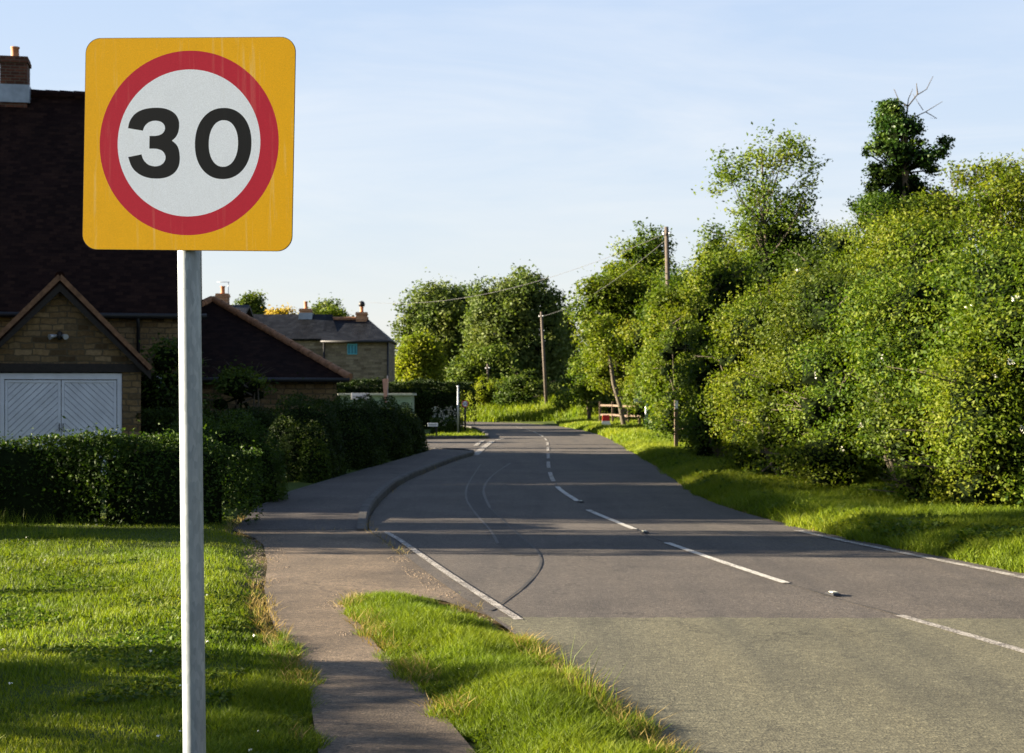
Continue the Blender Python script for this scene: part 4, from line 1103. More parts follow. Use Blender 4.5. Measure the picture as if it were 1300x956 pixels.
mb.tube([(ax,2.5,rz3),(ax,2.5,zt)], .018, 6); mb.tube([(ax+.05,2.5,zt-.02),(P(276,0,BY+2.5).x-bx,2.5,zt-.02)], .012, 6)
for k in range(7): mb.tube([(ax-.05-k*.065,2.35,zt-.02),(ax-.05-k*.065,2.65,zt-.02)], .006, 4)
mb.build('aerial', M['grey_steel'], BH)

# green shed behind the hedge
Y_ = 66.0
sx = P(478,0,Y_).x
sh = thing('shed', 'pale green flat roofed shed behind the yew hedge', 'shed', (sx, Y_, 0))
zt = P(0,502,Y_).z
MB().box(P(432,0,Y_).x-sx, P(521,0,Y_).x-sx, 0, 2.6, -.1, zt).build('wall', M['green_shed'], sh)
MB().box(P(429,0,Y_).x-sx, P(524,0,Y_).x-sx, -.15, 2.75, zt, zt+.09).build('roof', M['shed_roof'], sh, bevel=.01)
MB().box(P(497,0,Y_).x-sx, P(499,0,Y_).x-sx, -.02, 0, 0, zt-.02).build('door_post', M['green_shed'], sh)

# boards and small signs around the junction
def board(name, label, cat, px0, px1, py0, py1, Y, mat, posts, border=None, edge=.03, group=None):
    x_ = P((px0+px1)/2,0,Y).x
    r = thing(name, label, cat, (x_, Y, zat(x_, Y)))
    z0, z1 = P(0,py1,Y).z-zat(x_,Y), P(0,py0,Y).z-zat(x_,Y)
    a, b = P(px0,0,Y).x-x_, P(px1,0,Y).x-x_
    MB().box(a, b, -edge, 0, z0, z1).build('panel', mat, r, bevel=.004)
    for p in posts: MB().box(P(p,0,Y).x-x_-.035, P(p,0,Y).x-x_+.035, .002, .07, -.1, z1-.02).build('post', M['wood_grey'] if border is None else border, r)
    return r, x_, z0, z1, a, b
r, x_, z0, z1, a, b = board('house_name_board', 'white rectangular board standing above the yew hedge', 'sign', 446, 468, 499, 507, 52, M['white'], (450,464))
MB().box(a+.05, b-.05, -.034, -.031, z0+.07, z1-.09).build('faded_lettering', plain('faded_grey_letters', (.45,.45,.47), .6, var=.3, scale=40), r)
r, x_, z0, z1, a, b = board('street_name_plate', 'low white street name plate on the junction lawn', 'sign', 543, 556, 537, 541.5, 62.5, M['white'], (554,), M['black'])
MB().box(a+.03, b-.05, -.034, -.031, z0+.05, z1-.05).build('faded_lettering', plain('dark_letters', (.25,.25,.26), .6, var=.5, scale=60), r)
# agent's board seen edge on
Y_ = 54.0; x_ = P(489.5,0,Y_).x
ab = thing('agents_board', 'narrow weathered board on a post above the yew hedge, seen edge on', 'sign', (x_, Y_, 0))
z0, z1 = P(0,511,Y_).z, P(0,481,Y_).z
MB().prism([(-.11,0,z1),(.08,0,z1+.01),(.03,0,z0),(-.04,0,z0)], (0,1,0), .4).build('panel', plain('weathered_pink_board', (.42,.25,.18), .7, var=.25, scale=10), ab)
MB().box(.035,.075,.1,.14,-.1,z1+.12).build('post', M['grey_steel'], ab)
# tall slim grey pole and repeater sign near the corner
x_, y_ = P(581.5,0,66).x, 66
sp2 = thing('slim_pole', 'slim pale grey pole on the junction lawn beside the white flowers', 'pole', (x_, y_, zat(x_,y_)-.02))
MB().tube([(0,0,0),(0,0,P(0,490,66).z-zat(x_,y_))], .038, 10).build('shaft', M['grey_steel'], sp2)
MB().lathe((0,0,P(0,490,66).z-zat(x_,y_)), [(.055,-.02),(.055,.02),(.02,.04)], 10).build('cap', M['grey_steel'], sp2)
Y_ = 70; x_ = P(590.5,0,Y_).x
rs_ = thing('round_speed_sign', 'tiny round red edged 30 sign at the hedge end by the junction', 'road sign', (x_, Y_, zat(x_,Y_)-.02))
zc = P(0,512,Y_).z-zat(x_,Y_)
MB().tube([(0,.05,0),(0,.05,zc+.1)], .045, 8).build('post', M['black'], rs_)
def disc(r, y, n=28, t=.006): return MB().prism([(r*math.cos(2*math.pi*k/n), y, zc+r*math.sin(2*math.pi*k/n)) for k in range(n)], (0,-1,0), t)
disc(.16, 0).build('red_ring', M['red'], rs_); disc(.118, -.0065, t=.003).build('white_disc', M['white'], rs_)
ks = .16/369
for seg in (clean,):
    MB().prism([((p[0]-762)*ks, -.010, zc+(421-p[1])*ks) for p in seg[::3]], (0,-1,0), .002).build('numeral', M['black'], rs_)
n = 36
def so(rx, ry): return [((904-762+rx*math.cos(2*math.pi*k/n))*ks, zc+(-1+ry*math.sin(2*math.pi*k/n))*ks) for k in range(n)]
oo, ii_ = so(116,142), so(60,93); mb = MB()
mb.add([(x,-.010,z) for x, z in oo]+[(x,-.010,z) for x, z in ii_]+[(x,-.012,z) for x, z in oo]+[(x,-.012,z) for x, z in ii_],
       [f for k in range(n) for f in ((2*n+k,2*n+(k+1)%n,3*n+(k+1)%n,3*n+k),(k,(k+1)%n,2*n+(k+1)%n,2*n+k),(n+k,3*n+k,3*n+(k+1)%n,n+(k+1)%n))])
mb.build('numeral', M['black'], rs_)
# white flowers
x_, y_ = P(567,0,67).x, 67
fl = thing('flower_clump', 'clump of tall white flowers in front of the dark hedge', 'flowers', (x_, y_, zat(x_,y_)))
n = 80; bx_ = RNG.uniform(-.62,.62,n); by_ = RNG.uniform(-.5,.5,n); hz_ = RNG.uniform(.35,1.15,n)
mb = MB()
for i in range(n): mb.tube([(bx_[i],by_[i],0),(bx_[i]+RNG.uniform(-.06,.06),by_[i],hz_[i])], .008, 3, cap=False)
mb.build('stems', M['leaf_hedge'], fl, fixn=False)
pos = np.repeat(np.stack([bx_,by_,hz_],-1), 5, 0)+RNG.normal(0,.035,(n*5,3)); v = leaves_from(pos, .045, .8)
tag(np_mesh('petals', v, np.arange(len(v)), np.full(len(pos),4), M['petal'], parent=fl), kind='stuff')
pos = np.stack([RNG.uniform(-.7,.7,1500), RNG.uniform(-.55,.55,1500), RNG.uniform(.02,.7,1500)],-1)
leaf_obj('foliage', pos, .16, M['leaf_hedge'], fl, .2)

# cat's eye studs
def stud(px, py, label):
    x, y = G(px, py)
    r = thing('road_stud', label, 'road stud', (x, y, .008), math.radians(12), 'reflective studs along the centre line')
    return r
st0 = stud(1058,756,'white reflective road stud nearest the camera on the centre line')
mb = MB(); mb.add([(x_*.6,y_*.7,z_) for x_,y_,z_ in [(-.065,-.13,0),(.065,-.13,0),(.065,.13,0),(-.065,.13,0),(-.05,-.10,.016),(.05,-.10,.016),(.05,.10,.016),(-.05,.10,.016)]], [(0,1,5,4),(1,2,6,5),(2,3,7,6),(3,0,4,7),(4,5,6,7)]); mb.build('casing', M['black'], st0)
mb = MB(); mb.box(-.026,.026,-.04,.04,.0165,.026); mb.build('reflector_block', M['shed_roof'], st0, bevel=.005)
for px, py, lb in ((818,677,'second road stud along the centre line, between the long white marks'), (737,638,'farthest visible road stud on the centre line')):
    c_ = copy_tree(st0); x, y = G(px, py); c_.location = (x, y, .008); c_['label'] = lb

# ------------------------------------------------------------------ poles, wires, fence
def wood_pole(label, top, bottom, Y, r=.12, arms=True):
    b = P(bottom[0], bottom[1], Y); t = P(top[0], top[1], Y); zb = min(b.z, zat(b.x, Y))-.1
    o = thing('telegraph_pole', label, 'pole', (b.x, Y, zb), group='wooden telegraph poles')
    MB().tube([(0,0,0),((t.x-b.x)*.5,0,(t.z-zb)*.5),(t.x-b.x,0,t.z-zb)], [r,r*.85,r*.7], 12).build('shaft', M['wood_grey'], o)
    MB().tube([(t.x-b.x-.12,-.1,t.z-zb-.35),(t.x-b.x+.12,-.1,t.z-zb-.3)], .02, 6).build('bracket', M['black'], o)
    for k in (-.12,.12): MB().lathe((t.x-b.x+k,-.1,t.z-zb-.33), [(.02,0),(.045,.03),(.03,.06),(.04,.09)], 8).build('insulator', M['white'], o)
    return t
pA = wood_pole('thin leaning wooden pole rising from the bank before the far trees', (687,396), (694,516), 104, .115)
pB = wood_pole('dark wooden pole whose top sticks out of the roadside trees', (846,288), (853,545), 62, .115)
pC = wood_pole('short thin wooden pole at the foot of the far trees', (619,462), (620.5,527), 110, .10)
def wire(label, a, b, sag, r=.014):
    a = Vector(a); b = Vector(b); n = 24
    pts = [a.lerp(b, i/n)-Vector((0,0,sag*4*(i/n)*(1-i/n))) for i in range(n+1)]
    o = MB().tube([p-a for p in pts], r, 5).build('overhead_wire', M['wire']); o.location = a
    tag(o, label, 'wire', 'overhead wires')
wire('upper overhead wire from the dark pole across the sky towards the cottage', pB+Vector((0,-.1,-.25)), P(470,384,90), .9, .008)
wire('lower overhead wire running between the two wooden poles', pB+Vector((0,-.1,-.5)), pA+Vector((0,-.1,-.3)), .5, .008)

# post and rail fence
fe = thing('rail_fence', 'weathered two rail wooden fence under the leaning tree', 'fence', (P(780,0,80).x, 80, zat(P(780,0,80).x,80)))
bx_ = P(780,0,80).x; bz_ = zat(bx_,80)
FP = [(762,84),(778,83),(798,80),(812,76.5),(824,74)]
fpt = [(P(px,0,Y).x-bx_, Y-80) for px, Y in FP]
for (x, y) in fpt: MB().box(x-.06,x+.06,y-.05,y+.05,-.2,1.25).build('post', M['wood'], fe, bevel=.006)
for (x, y), (x2, y2) in zip(fpt[:-1], fpt[1:]):
    for z in (.55,1.05):
        a = Vector((x,y-.06,z+random.uniform(-.02,.02))); b = Vector((x2,y2-.06,z+random.uniform(-.05,.02)))
        MB().prism([a+Vector((0,0,-.05)),b+Vector((0,0,-.05)),b+Vector((0,0,.05)),a+Vector((0,0,.05))], (0,-1,0), .035).build('rail', M['wood'], fe)
x_ = P(769.5,0,77).x
mk = thing('marker_post', 'small red topped white marker beside the wooden fence', 'marker', (x_, 77, zat(x_,77)-.02))
zt = P(0,529,77).z-zat(x_,77)+.1
MB().prism([(-.24,0,0),(.24,0,0),(.19,0,zt*.55),(-.2,0,zt*.55)], (0,1,0), .12).build('white_base', M['white'], mk)
MB().prism([(-.2,-.002,zt*.55),(.19,-.002,zt*.55),(.15,-.002,zt),(-.16,-.002,zt)], (0,1,0), .124).build('red_top', M['red'], mk)
x_ = P(820.5,0,70).x
gp2 = thing('fingerpost', 'grey metal post half hidden in the leaves right of the fence', 'sign post', (x_, 70, zat(x_,70)-.05))
MB().tube([(0,0,0),(0,0,P(0,503,70).z-zat(x_,70)+.05)], .06, 10).build('shaft', M['grey_steel'], gp2)
MB().box(-.55,.02,-.03,.0,P(0,504.5,70).z-zat(x_,70)-.16,P(0,504.5,70).z-zat(x_,70)).build('arm', M['grey_steel'], gp2, bevel=.004)
x_ = P(858.5,0,46).x
wp = thing('marked_post', 'wooden post with a white patch near its top in front of the bushes', 'post', (x_, 46, zat(x_,46)-.05))
zt = P(0,508,46).z-zat(x_,46)+.05
MB().box(-.055,.055,-.05,.05,0,zt).build('shaft', M['wood'], wp, bevel=.006)
MB().box(-.045,.045,-.056,-.051,zt-.25,zt-.02).build('white_patch', M['white'], wp)
# old fence stakes on the bank
for i, (px, py, Y, l) in enumerate([(735,520,100,'thin timber stake furthest left on the bank behind the fence'),(746,517,96,'thin timber stake just left of the wooden fence')]):
    x_ = P(px,0,Y).x
    o = MB().tube([(0,0,-.1),(.02,0,1.5)], [.06,.05], 8).build('timber_stake', M['wood']); o.location = (x_, Y, zat(x_, Y))
    tag(o, l, 'stake', 'timber stakes on the bank')

# ------------------------------------------------------------------ right-hand bushes
gR = 'roadside bushes on the right'
shrub('elder_bush', 'nearest sunlit elder bush at the right edge, with cream flower heads', 1195, 1420, 322, 662, 21.6, 96, .66, 1900, .065, 'leaf_elder', gR, 2.0, flowers=14)
shrub('elder_bush', 'elder bush left of the nearest one, dark hollows low down', 1085, 1240, 352, 645, 24.4, 76, .62, 1900, .062, 'leaf_elder', gR, 1.7, flowers=8)
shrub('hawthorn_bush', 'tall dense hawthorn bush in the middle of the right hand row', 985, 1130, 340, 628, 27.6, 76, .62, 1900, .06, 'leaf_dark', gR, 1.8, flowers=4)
shrub('hawthorn_bush', 'rounded yellow green bush bulging towards the road', 915, 1025, 372, 612, 31.6, 64, .6, 1800, .062, 'leaf_haw', gR, 1.6)
shrub('field_maple_bush', 'upper bright bush behind the bulging roadside one', 905, 1075, 292, 560, 45.0, 110, .7, 1000, .085, 'leaf_haw', gR, 2.2)
shrub('field_maple_bush', 'broad bush crest rising behind the elder bushes', 1060, 1260, 272, 560, 31.0, 100, .65, 1200, .07, 'leaf_haw', gR, 2.2, flowers=3)
shrub('field_maple_bush', 'bush crest at the right edge behind the nearest elder', 1230, 1400, 272, 560, 28.5, 80, .65, 1200, .07, 'leaf_elder', gR, 2.0, flowers=4)
shrub('hazel_bush', 'leafy bush behind the marked wooden post', 876, 955, 430, 594, 38.0, 50, .5, 1000, .08, 'leaf_elder', gR, 1.6)
shrub('hazel_bush', 'low dark ivy covered bush right of the fence end', 812, 872, 455, 560, 60.0, 46, .5, 500, .13, 'leaf_ivy', gR, 1.2)
shrub('hazel_bush', 'leafy bush filling the foot of the tree beside the hidden pole', 830, 905, 400, 575, 50.5, 60, .5, 1000, .09, 'leaf_haw', gR, 1.5)
shrub('bramble_bush', 'low bramble mound spilling onto the verge under the elders', 1130, 1220, 590, 655, 21.8, 26, .25, 1300, .07, 'leaf_elder', gR, .7, inner=.2)
shrub('bramble_bush', 'low leafy mound at the foot of the bulging bush', 960, 1040, 570, 622, 28.0, 26, .25, 1200, .07, 'leaf_elder', gR, .7, inner=.2)
shrub('hazel_bush', 'mid height leafy bulge in front of the elders, low at the right', 1195, 1300, 440, 655, 20.6, 46, .42, 2000, .055, 'leaf_haw', gR, .8, flowers=2)
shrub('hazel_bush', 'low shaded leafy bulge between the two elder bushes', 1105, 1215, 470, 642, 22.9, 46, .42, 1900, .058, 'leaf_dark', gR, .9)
shrub('hazel_bush', 'mid height leafy bulge left of the shaded one', 1010, 1110, 420, 630, 25.4, 46, .45, 1800, .058, 'leaf_elder', gR, .9, flowers=2)
shrub('hazel_bush', 'low yellowish leafy bulge at the foot of the hawthorn', 945, 1030, 470, 615, 28.6, 40, .42, 1700, .06, 'leaf_haw', gR, .9)
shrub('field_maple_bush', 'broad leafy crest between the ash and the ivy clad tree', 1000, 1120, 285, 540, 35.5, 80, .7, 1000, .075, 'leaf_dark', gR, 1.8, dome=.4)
shrub('field_maple_bush', 'bright leafy crest in front of the ivy clad tree', 1125, 1215, 268, 500, 30.0, 70, .6, 1200, .07, 'leaf_haw', gR, 1.6, dome=.4)
shrub('hazel_bush', 'leafy mass between the bulging bush and the hidden pole', 880, 960, 330, 580, 40.0, 70, .6, 1000, .085, 'leaf_elder', gR, 1.8)
shrub('hazel_bush', 'tall leafy bush right of the wooden fence', 828, 900, 345, 560, 62.0, 70, .75, 700, .11, 'leaf_elder', gR, 2.0)
shrub('hazel_bush', 'leafy bush above the grey sign post', 796, 856, 400, 535, 72.0, 56, .7, 600, .13, 'leaf_haw', gR, 1.8)
# beyond the right edge, for the continuing row
shrub('elder_bush', 'elder bush continuing the row just outside the right edge', 1400, 1640, 300, 690, 21.5, 70, .55, 600, .10, 'leaf_elder', gR, 2.0)

# trees on the right
def rt(label, name, box, Y, base_px, **kw):
    c, R = bbtree(*box, Y); b = (P(base_px,0,Y).x, Y)
    return tree(name, label, 'tree', b, c=c, R=R, **kw)
gT = 'roadside trees on the right'
shrub('field_maple_bush', 'leafy thicket around the foot of the sparse ash', 935, 1075, 268, 480, 43.8, 76, .5, 1100, .08, 'leaf_elder', gR, 1.2)
shrub('field_maple_bush', 'leafy thicket below the ivy clad tree', 1070, 1225, 246, 460, 40.5, 60, .5, 1100, .08, 'leaf_elder', gR, 1.2)
rt('bright green tree leaning over the fence at the left end of the right hand trees', 'maple_tree', (728,842,335,500), 82, 796, lobes=75, lr=.85, per=330, leaf=.17, mat='leaf_haw', trunk_r=.2, group=gT, lean=(-1.0,0), core=.5, k=16)
rt('taller pointed tree top standing behind the leaning tree', 'maple_tree', (768,862,290,470), 88, 820, lobes=60, lr=.85, per=300, leaf=.18, mat='leaf_elder', trunk_r=.2, group=gT, core=.5)
rt('tree hiding most of the dark telegraph pole', 'maple_tree', (818,902,362,545), 57, 872, lobes=90, lr=.65, per=420, leaf=.14, mat='leaf_haw', trunk_r=.16, group=gT, core=.5)
rt('rounded tree top right of the dark telegraph pole', 'maple_tree', (862,965,296,520), 67, 900, lobes=75, lr=.8, per=350, leaf=.15, mat='leaf_elder', trunk_r=.18, group=gT, core=.5)
rt('yellowish tree between the pole and the sparse ash', 'maple_tree', (865,945,330,560), 52, 895, lobes=80, lr=.55, per=520, leaf=.12, mat='leaf_haw', trunk_r=.15, group=gT, core=.5)
rt('small tree with pale trunk at the bend end of the fence', 'maple_tree', (722,790,430,520), 92, 748, lobes=40, lr=.7, per=330, leaf=.17, mat='leaf_elder', trunk_r=.12, group=gT, core=.45, bark='bark_pale')
# distinct leaning trunk at the fence
lt = thing('leaning_trunk_tree', 'slender leaning trunk rising from the verge through the leaves', 'tree', (P(793,0,76).x, 76, zat(P(793,0,76).x,76)-.05), group=gT)
a = lt.location; t_ = P(779,487,76)-a; t2 = P(772,440,76)-a
MB().tube([(0,0,0), tuple(t_*.5+Vector((.05,0,0))), tuple(t_), tuple(t2)], [.13,.11,.10,.06], 8).build('trunk', M['bark_pale'], lt, fixn=False)
cen, rad = ell_lobes(np.array(t2)+np.array([-.2,0,.3]), (1.4,1.2,1.6), 18, .6, .2)
pos, vb = lobes_leaves(cen, rad, 380); leaf_obj('crown', pos, .16, M['leaf_haw'], lt, vbias=vb, n_out=NRM)

# branching skeleton trees
def grow(mb, p, d, ln, r, depth, tips, up=.15, spread=.6, twigs=True):
    p = Vector(p); d = Vector(d).normalized()
    pts = [p.copy()]; q_ = p.copy(); dd = d.copy()
    for i in range(3):
        dd = (dd+Vector((random.uniform(-1,1), random.uniform(-1,1), random.uniform(-.5,.8)))*.16+Vector((0,0,up*.12))).normalized()
        q_ = q_+dd*ln/3; pts.append(q_.copy())
    mb.tube(pts, [r, r*.87, r*.75, r*.62], 6 if depth > 1 else 4, cap=False)
    if depth <= 2: tips.append((pts[2].copy(), depth))
    if depth == 0: tips.append((q_.copy(), 0)); return
    k = random.choice((2,3,3)) if depth > 1 else 3
    for i in range(k):
        a = random.uniform(0, 2*math.pi); t = dd.orthogonal().normalized(); t.rotate(Matrix.Rotation(a, 3, dd))
        nd = (dd*(1-.25*(i > 0))+t*spread*random.uniform(.6,1.25)+Vector((0,0,up))).normalized()
        s_ = pts[-1] if i < 2 else pts[2]
        grow(mb, s_, nd, ln*random.uniform(.66,.86), r*.62, depth-1, tips, up, spread)
def skeleton_tree(name, label, base, z0, d, ln, r, depth, mat, leaf, n_tip, clus, seed, spread=.6, up=.15, bark='bark', keep=1.0, trunk_from=None):
    random.seed(seed)
    root = thing(name, label, 'tree', (base[0], base[1], zat(*base)-.05), group=gT)
    mb = MB(); tips = []
    start = Vector((0,0,z0))
    mb.tube([(0,0,0), start*.5, start], [r*1.5, r*1.2, r], 9)
    grow(mb, start, d, ln, r, depth, tips, up, spread)
    mb.build('trunk', M[bark], root, fixn=False)
    ps = []; vb = []
    for t, dp in tips:
        if random.random() > keep: continue
        n = int(n_tip*random.uniform(.5,1.4)); b = RNG.uniform(.3,.8)
        ps.append(np.array(t)+RNG.normal(0,1,(n,3))*np.array([clus,clus,clus*.6])); vb.append(np.full(n, b))
    leaf_obj('crown', np.concatenate(ps), leaf, M[mat], root, .4, vbias=np.concatenate(vb))
    return root
rt('sparse young ash with open branches against the sky', 'ash_tree', (908,1046,166,305), 44, 990, lobes=58, lr=.40, per=330, leaf=.105, mat='leaf_ash', trunk_r=.10, group=gT, core=0, k=26, stray=.35, flat=.6, bark='bark_pale', lean=(-.25,0))
skeleton_tree('ash_tree', 'second thin ash top rising right of the sparse one', (P(1040,0,48).x, 48), 3.2, (.15,0,1), 1.0, .08, 5, 'leaf_ash', .12, 14, .15, 33, spread=.6, up=.1, keep=.75)
skeleton_tree('ash_tree', 'loose leafy tree top at the right edge of the sky', (P(1262,0,42).x, 42), 4.0, (0,0,1), 1.25, .10, 6, 'leaf_haw', .12, 14, .16, 5, spread=.75, up=.06, keep=.8)
rt('broad bushy tree top at the right edge beside the ivy clad tree', 'hawthorn_tree', (1215,1330,215,330), 40, 1275, lobes=48, lr=.42, per=420, leaf=.10, mat='leaf_haw', trunk_r=.12, group=gT, core=0, k=24, stray=.3)
random.seed(11)
# ivy clad tree
IY = 44.0; ix = P(1150,0,IY).x
it = thing('ivy_clad_tree', 'dark ivy clad tree with bare twigs sticking out of its top', 'tree', (ix, IY, zat(ix,IY)-.05), group=gT)
z0 = it.location.z
mb = MB(); hT = P(0,150,IY).z-z0
mb.tube([(0,0,0),(.05,0,hT*.5),(-.05,0,hT)], [.22,.17,.09], 9)
mb.build('trunk', M['bark'], it, fixn=False)
prof = [(300,1085,1225),(275,1090,1218),(285,1098,1205),(265,1095,1200),(245,1100,1197),(225,1105,1185),(205,1102,1190),(185,1108,1190),(165,1112,1168),(150,1118,1150),(142,1122,1140)]
cen = []; rad = []
for py, a, b in prof:
    for k in range(9):
        px = random.uniform(a+8, b-8); r = random.uniform(.2,.45)
        p = P(px, py+random.uniform(-8,8), IY); cen.append(((p.x-ix)*1.12, random.uniform(-.7,.7), p.z-z0)); rad.append(r)
for px, py, r in ((1103,188,.2),(1098,196,.15),(1195,180,.25),(1203,185,.18),(1185,215,.3),(1208,178,.12)):
    p = P(px,py,IY); cen.append((p.x-ix, random.uniform(-.3,.3), p.z-z0)); rad.append(r)
cen = np.array(cen); rad = np.array(rad)
pos, vb = lobes_leaves(cen, rad, 1700); leaf_obj('ivy', pos, .085, M['leaf_ivy'], it, .8, vbias=vb, n_out=NRM)
blob_core('shade_core', cen, rad, .6, it)
mb = MB()
def tw(*pp, r=.025): 
    pts = [P(x, y, IY) for x, y in pp]; mb.tube([(p.x-ix, .05*i, p.z-z0) for i, p in enumerate(pts)], [r*(1-.7*i/(len(pts)-1)) for i in range(len(pts))], 5)
tw((1150,160),(1153,135),(1165,120),(1178,112),(1187,95)); tw((1153,135),(1142,128),(1136,112)); tw((1165,120),(1164,105))
tw((1158,150),(1175,142),(1198,128),r=.02); tw((1175,142),(1190,150),(1182,149),r=.014); tw((1150,150),(1154,125),(1160,112),r=.02); tw((1172,140),(1165,128),(1160,118),r=.012)
mb.build('bare_twigs', M['bark_pale'], it, fixn=False)

# ------------------------------------------------------------------ far trees
gF = 'large trees beyond the bend'
def ft(label, name, box, Y, base_px, **kw):
    c, R = bbtree(*box, Y); R = (R[0], min(R[0]*.8, 5), R[2])
    return tree(name, label, 'tree', (P(base_px,0,Y).x, Y), c=c, R=R, **kw)
ft('broad dark green tree left of the tallest far tree', 'sycamore_tree', (508,618,358,510), 122, 565, lobes=95, lr=1.15, per=230, leaf=.26, mat='leaf_far', trunk_r=.35, group=gF, core=.5)
ft('tallest dark green tree behind the leaning pole', 'sycamore_tree', (590,718,347,515), 116, 655, lobes=120, lr=1.1, per=230, leaf=.26, mat='leaf_far', trunk_r=.35, group=gF, core=.5)
ft('light green willow like tree beside the cottage gable', 'willow_tree', (503,562,424,505), 100, 533, lobes=60, lr=.7, per=300, leaf=.2, mat='leaf_lime', trunk_r=.18, group=gF, core=.45)
ft('smaller dark tree filling the foot of the tallest tree', 'sycamore_tree', (570,660,440,525), 112, 615, lobes=60, lr=.9, per=260, leaf=.24, mat='leaf_syc', trunk_r=.2, group=gF, core=.5)
ft('dark tree in the gap between the leaning pole and the fence trees', 'sycamore_tree', (690,735,395,505), 135, 716, lobes=45, lr=1.1, per=220, leaf=.28, mat='leaf_far', trunk_r=.25, group=gF, core=.5)
gH = 'tree tops behind the cottage roofs'
ft('rounded dark green tree top between the two cottage chimneys', 'oak_tree', (392,440,384,470), 150, 416, lobes=50, lr=1.1, per=220, leaf=.3, mat='leaf_far', trunk_r=.3, group=gH, core=.5)
ft('pale green tree top just right of the hipped roof peak', 'oak_tree', (300,338,373,450), 130, 318, lobes=40, lr=.9, per=240, leaf=.26, mat='leaf_syc', trunk_r=.25, group=gH, core=.5)
ft('golden yellow tree top above the slate roof', 'golden_tree', (332,382,390,450), 125, 356, lobes=40, lr=.8, per=260, leaf=.24, mat='leaf_gold', trunk_r=.2, group=gH, core=.4)
ft('lime green tree top behind the right cottage chimney', 'oak_tree', (400,452,392,460), 130, 430, lobes=40, lr=.9, per=240, leaf=.26, mat='leaf_lime', trunk_r=.2, group=gH, core=.4)
# shrubs on the far bank
gB = 'shrubs on the bank outside the bend'
for lb, a, b, t, bt, Y, mt in (('bright sunlit shrub at the foot of the far trees by the hedge end', 598, 640, 496, 534, 108, 'leaf_lime'),
                     ('large grey green shrub on the bank left of the leaning pole', 630, 690, 484, 532, 107, 'leaf_syc'),
                     ('dark low shrub behind the foot of the leaning pole', 676, 722, 497, 526, 110, 'leaf_far'),
                     ('small shrub at the right end of the bank', 708, 752, 500, 530, 100, 'leaf_elder'),
                     ('shadowed shrub behind the wooden fence', 765, 835, 488, 540, 90, 'leaf_syc')):
    shrub('bank_shrub', lb, a, b, t, bt, Y, 36, .7, 330, .17, mt, gB, 1.6)
# distant hedgerow
rng = random.Random(3)
labels = ['distant tree at the far left of the horizon line','distant tree behind the stone house','distant tree behind the outbuilding','distant dark tree behind the cottage','distant tree behind the willow','distant tree behind the broad dark tree','distant tree in the gap by the leaning pole','distant tree behind the fence trees','distant tree behind the ash','distant tree behind the ivy clad tree','distant tree behind the right edge trees']
for i, px in enumerate((-120,60,220,390,520,600,712,800,960,1120,1300)):
    Y = 185+rng.uniform(-15,15); w = 62
    c, R = bbtree(px-w, px+w, 452+rng.uniform(-10,14), 508, Y); R = (R[0], 4, R[2])
    tree('distant_tree', labels[i], 'tree', (c[0], Y), c=c, R=R, lobes=45, lr=1.6, per=90, leaf=.5, mat='leaf_far', trunk_r=.3, group='distant trees along the field edge', core=.6, k=5)

# ------------------------------------------------------------------ planting near the houses
shrub('climbing_ivy', 'dark climber covering the corner between garage and house', 158, 252, 436, 612, 33.2, 50, .42, 900, .09, 'leaf_hedge', None, .9, cat='climber')
shrub('garden_shrub', 'small loose shrub in front of the hipped outbuilding wall', 262, 352, 470, 560, 35.6, 30, .32, 700, .09, 'leaf_syc', None, .8, stray=.4)

# ------------------------------------------------------------------ unseen trees and hedges placed left of frame to shade the lane
gS = 'unseen planting placed left of the picture to shade the lane'
def shade_tree(label, x, y, rx, ry, h, lobes, lr, per, leaf, mat, zc=None):  # unseen trees placed for stripes of shade on the far road
    zc_ = h*.5
    root = thing('unseen_shade_tree', label, 'tree', (x, y, 0), group=gS)
    cen, rad = ell_lobes((0,0,zc_), (rx, ry, h*.5), lobes, lr, .2, .1)
    mb = MB(); limbs(mb, (0,0,0), (0,0,h*.8), .14, cen, 8); mb.build('trunk', M['bark'], root, fixn=False)
    pos, vb = lobes_leaves(cen, rad, per); pos = pos[pos[:,2] > 0.02]
    leaf_obj('crown', pos, leaf, M[mat], root)
    blob_core('shade_core', cen, rad, .75, root)
    return root

gG = 'unseen hedges added left of the picture to cast shadow bands'  # unseen hedges, straight ended to cast crisp shadow bands over lawn and road
hedge('unseen_shade_hedge', 'tall unseen hedge added as shadow caster left of the picture, opposite the lawn', [(-13,18.0),(-13,19.75)], 1.5, 5.3, .12, 'leaf_hedge', 260, gG, .3)
hedge('unseen_shade_hedge', 'longest tall unseen hedge added as shadow caster left of the picture, running to the garage', [(-14.5,22.3),(-14.5,30.4)], 1.6, 5.6, .12, 'leaf_hedge', 220, gG, .3)
hedge('unseen_shade_hedge', 'lower unseen hedge added as shadow caster left of the picture, level with the sign', [(-12,4),(-12,10.1)], 1.2, 2.85, .09, 'leaf_hedge', 320, gG, .2)
ground_bush('unseen_shade_bush', 'unseen shadow casting bush left of the picture between the added hedges', -12, 13.35, .8, .35, 2.05, .08, 'leaf_hedge', 500, group=gS)  # unseen bush placed for the small shadow on the lawn
shade_tree('slender unseen shadow casting tree left of the picture behind the big house', -13, 47.9, 1.0, .35, 6.0, 26, .35, 420, .16, 'leaf_syc')
shade_tree('second slender unseen shadow casting tree left of the picture beyond the big house', -14, 51.0, 1.2, .5, 6.2, 30, .4, 400, .16, 'leaf_syc')
shade_tree('broad unseen shadow casting tree far behind the outbuilding', -15, 62.5, 1.6, 1.2, 4.6, 36, .6, 300, .18, 'leaf_syc')
shade_tree('broad unseen shadow casting tree farthest behind the outbuilding', -16, 70.5, 1.6, 2.4, 4.8, 40, .6, 260, .2, 'leaf_syc')

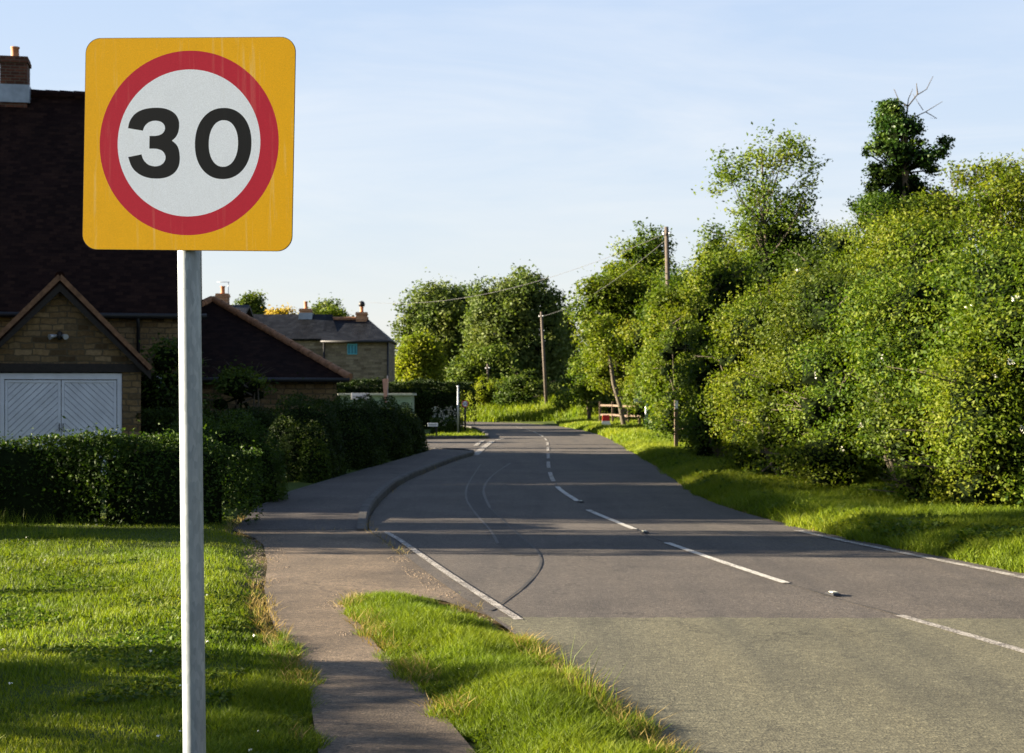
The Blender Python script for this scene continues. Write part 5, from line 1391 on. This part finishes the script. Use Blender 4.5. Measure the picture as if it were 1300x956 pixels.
# ------------------------------------------------------------------ light, sky, camera
EL = math.radians(14); BZ = math.radians(4.2)
sd = Vector((-math.cos(EL)*math.cos(BZ), math.cos(EL)*math.sin(BZ), math.sin(EL)))
L = bpy.data.lights.new('sun', 'SUN'); L.energy = 5.0; L.angle = math.radians(.53); L.color = (1, .86, .66)
so_ = bpy.data.objects.new('sun', L); COL.objects.link(so_); so_.rotation_euler = sd.to_track_quat('Z','Y').to_euler(); so_.location = (-30, 10, 30)
W = bpy.data.worlds.new('World'); SC.world = W; W.use_nodes = True
nt = W.node_tree; nt.nodes.clear(); lk = nt.links
sky = nt.nodes.new('ShaderNodeTexSky'); sky.sky_type = 'NISHITA'; sky.sun_disc = False
sky.sun_elevation = EL; sky.sun_rotation = math.atan2(sd.x, sd.y)
sky.altitude = 0; sky.air_density = 1.0; sky.dust_density = 1.2; sky.ozone_density = 1.6
tc = nt.nodes.new('ShaderNodeTexCoord')
# thin high cirrus: streaky noise mixed into the sky
f = noise(nt, mapping(nt, tc.outputs['Generated'], (1.2,1.2,7), (0,.18,.5)), 2.2, 6, .62, .6)
f2 = noise(nt, mapping(nt, tc.outputs['Generated'], (1,1,2)), 1.1, 2, .5)
m = N(nt, 'ShaderNodeMath', operation='MULTIPLY'); lk.new(ramp(nt, f, [(.40,(0,0,0)),(.68,(1,1,1))]), m.inputs[0]); lk.new(ramp(nt, f2, [(.4,(0,0,0)),(.62,(.95,.95,.95))]), m.inputs[1])
sz = N(nt, 'ShaderNodeSeparateXYZ'); lk.new(tc.outputs['Generated'], sz.inputs[0])
grad = ramp(nt, sz.outputs[2], [(0,(.74,.76,.765)),(.05,(.70,.74,.775)),(.14,(.60,.69,.82)),(.27,(.49,.62,.84)),(.55,(.25,.36,.58)),(1,(.12,.20,.42))])
grad = mix(nt, 1.0, grad, (3.25,3.2,3.18), 'MULTIPLY')
skc = mix(nt, .86, sky.outputs[0], grad)
cc_ = mix(nt, m.outputs[0], skc, mix(nt, 1.0, skc, (1.24,1.13,1.03), 'MULTIPLY'))
bg = nt.nodes.new('ShaderNodeBackground'); bg.inputs[1].default_value = .05; lk.new(cc_, bg.inputs[0])
wo = nt.nodes.new('ShaderNodeOutputWorld'); lk.new(bg.outputs[0], wo.inputs[0])

cam = bpy.data.cameras.new('camera'); co_ = bpy.data.objects.new('camera', cam); COL.objects.link(co_); SC.camera = co_
co_.location = (0,0,EYE); co_.rotation_euler = (math.pi/2,0,0)
cam.sensor_width = 36; cam.sensor_fit = 'HORIZONTAL'; cam.lens = 36*F/1300
cam.shift_y = (HZ-478)/1300; cam.clip_start = .1; cam.clip_end = 5000
cam.dof.use_dof = True; cam.dof.focus_distance = 6.0; cam.dof.aperture_fstop = 11
SC.view_settings.view_transform = 'Standard'; SC.view_settings.look = 'None'; SC.view_settings.gamma = 1; SC.view_settings.exposure = 2.8
SC.render.resolution_x = 1024; SC.render.resolution_y = 753
SC.render.engine = 'CYCLES'
SC.cycles.max_bounces = 5; SC.cycles.diffuse_bounces = 3; SC.cycles.glossy_bounces = 2; SC.cycles.transmission_bounces = 3; SC.cycles.transparent_max_bounces = 4
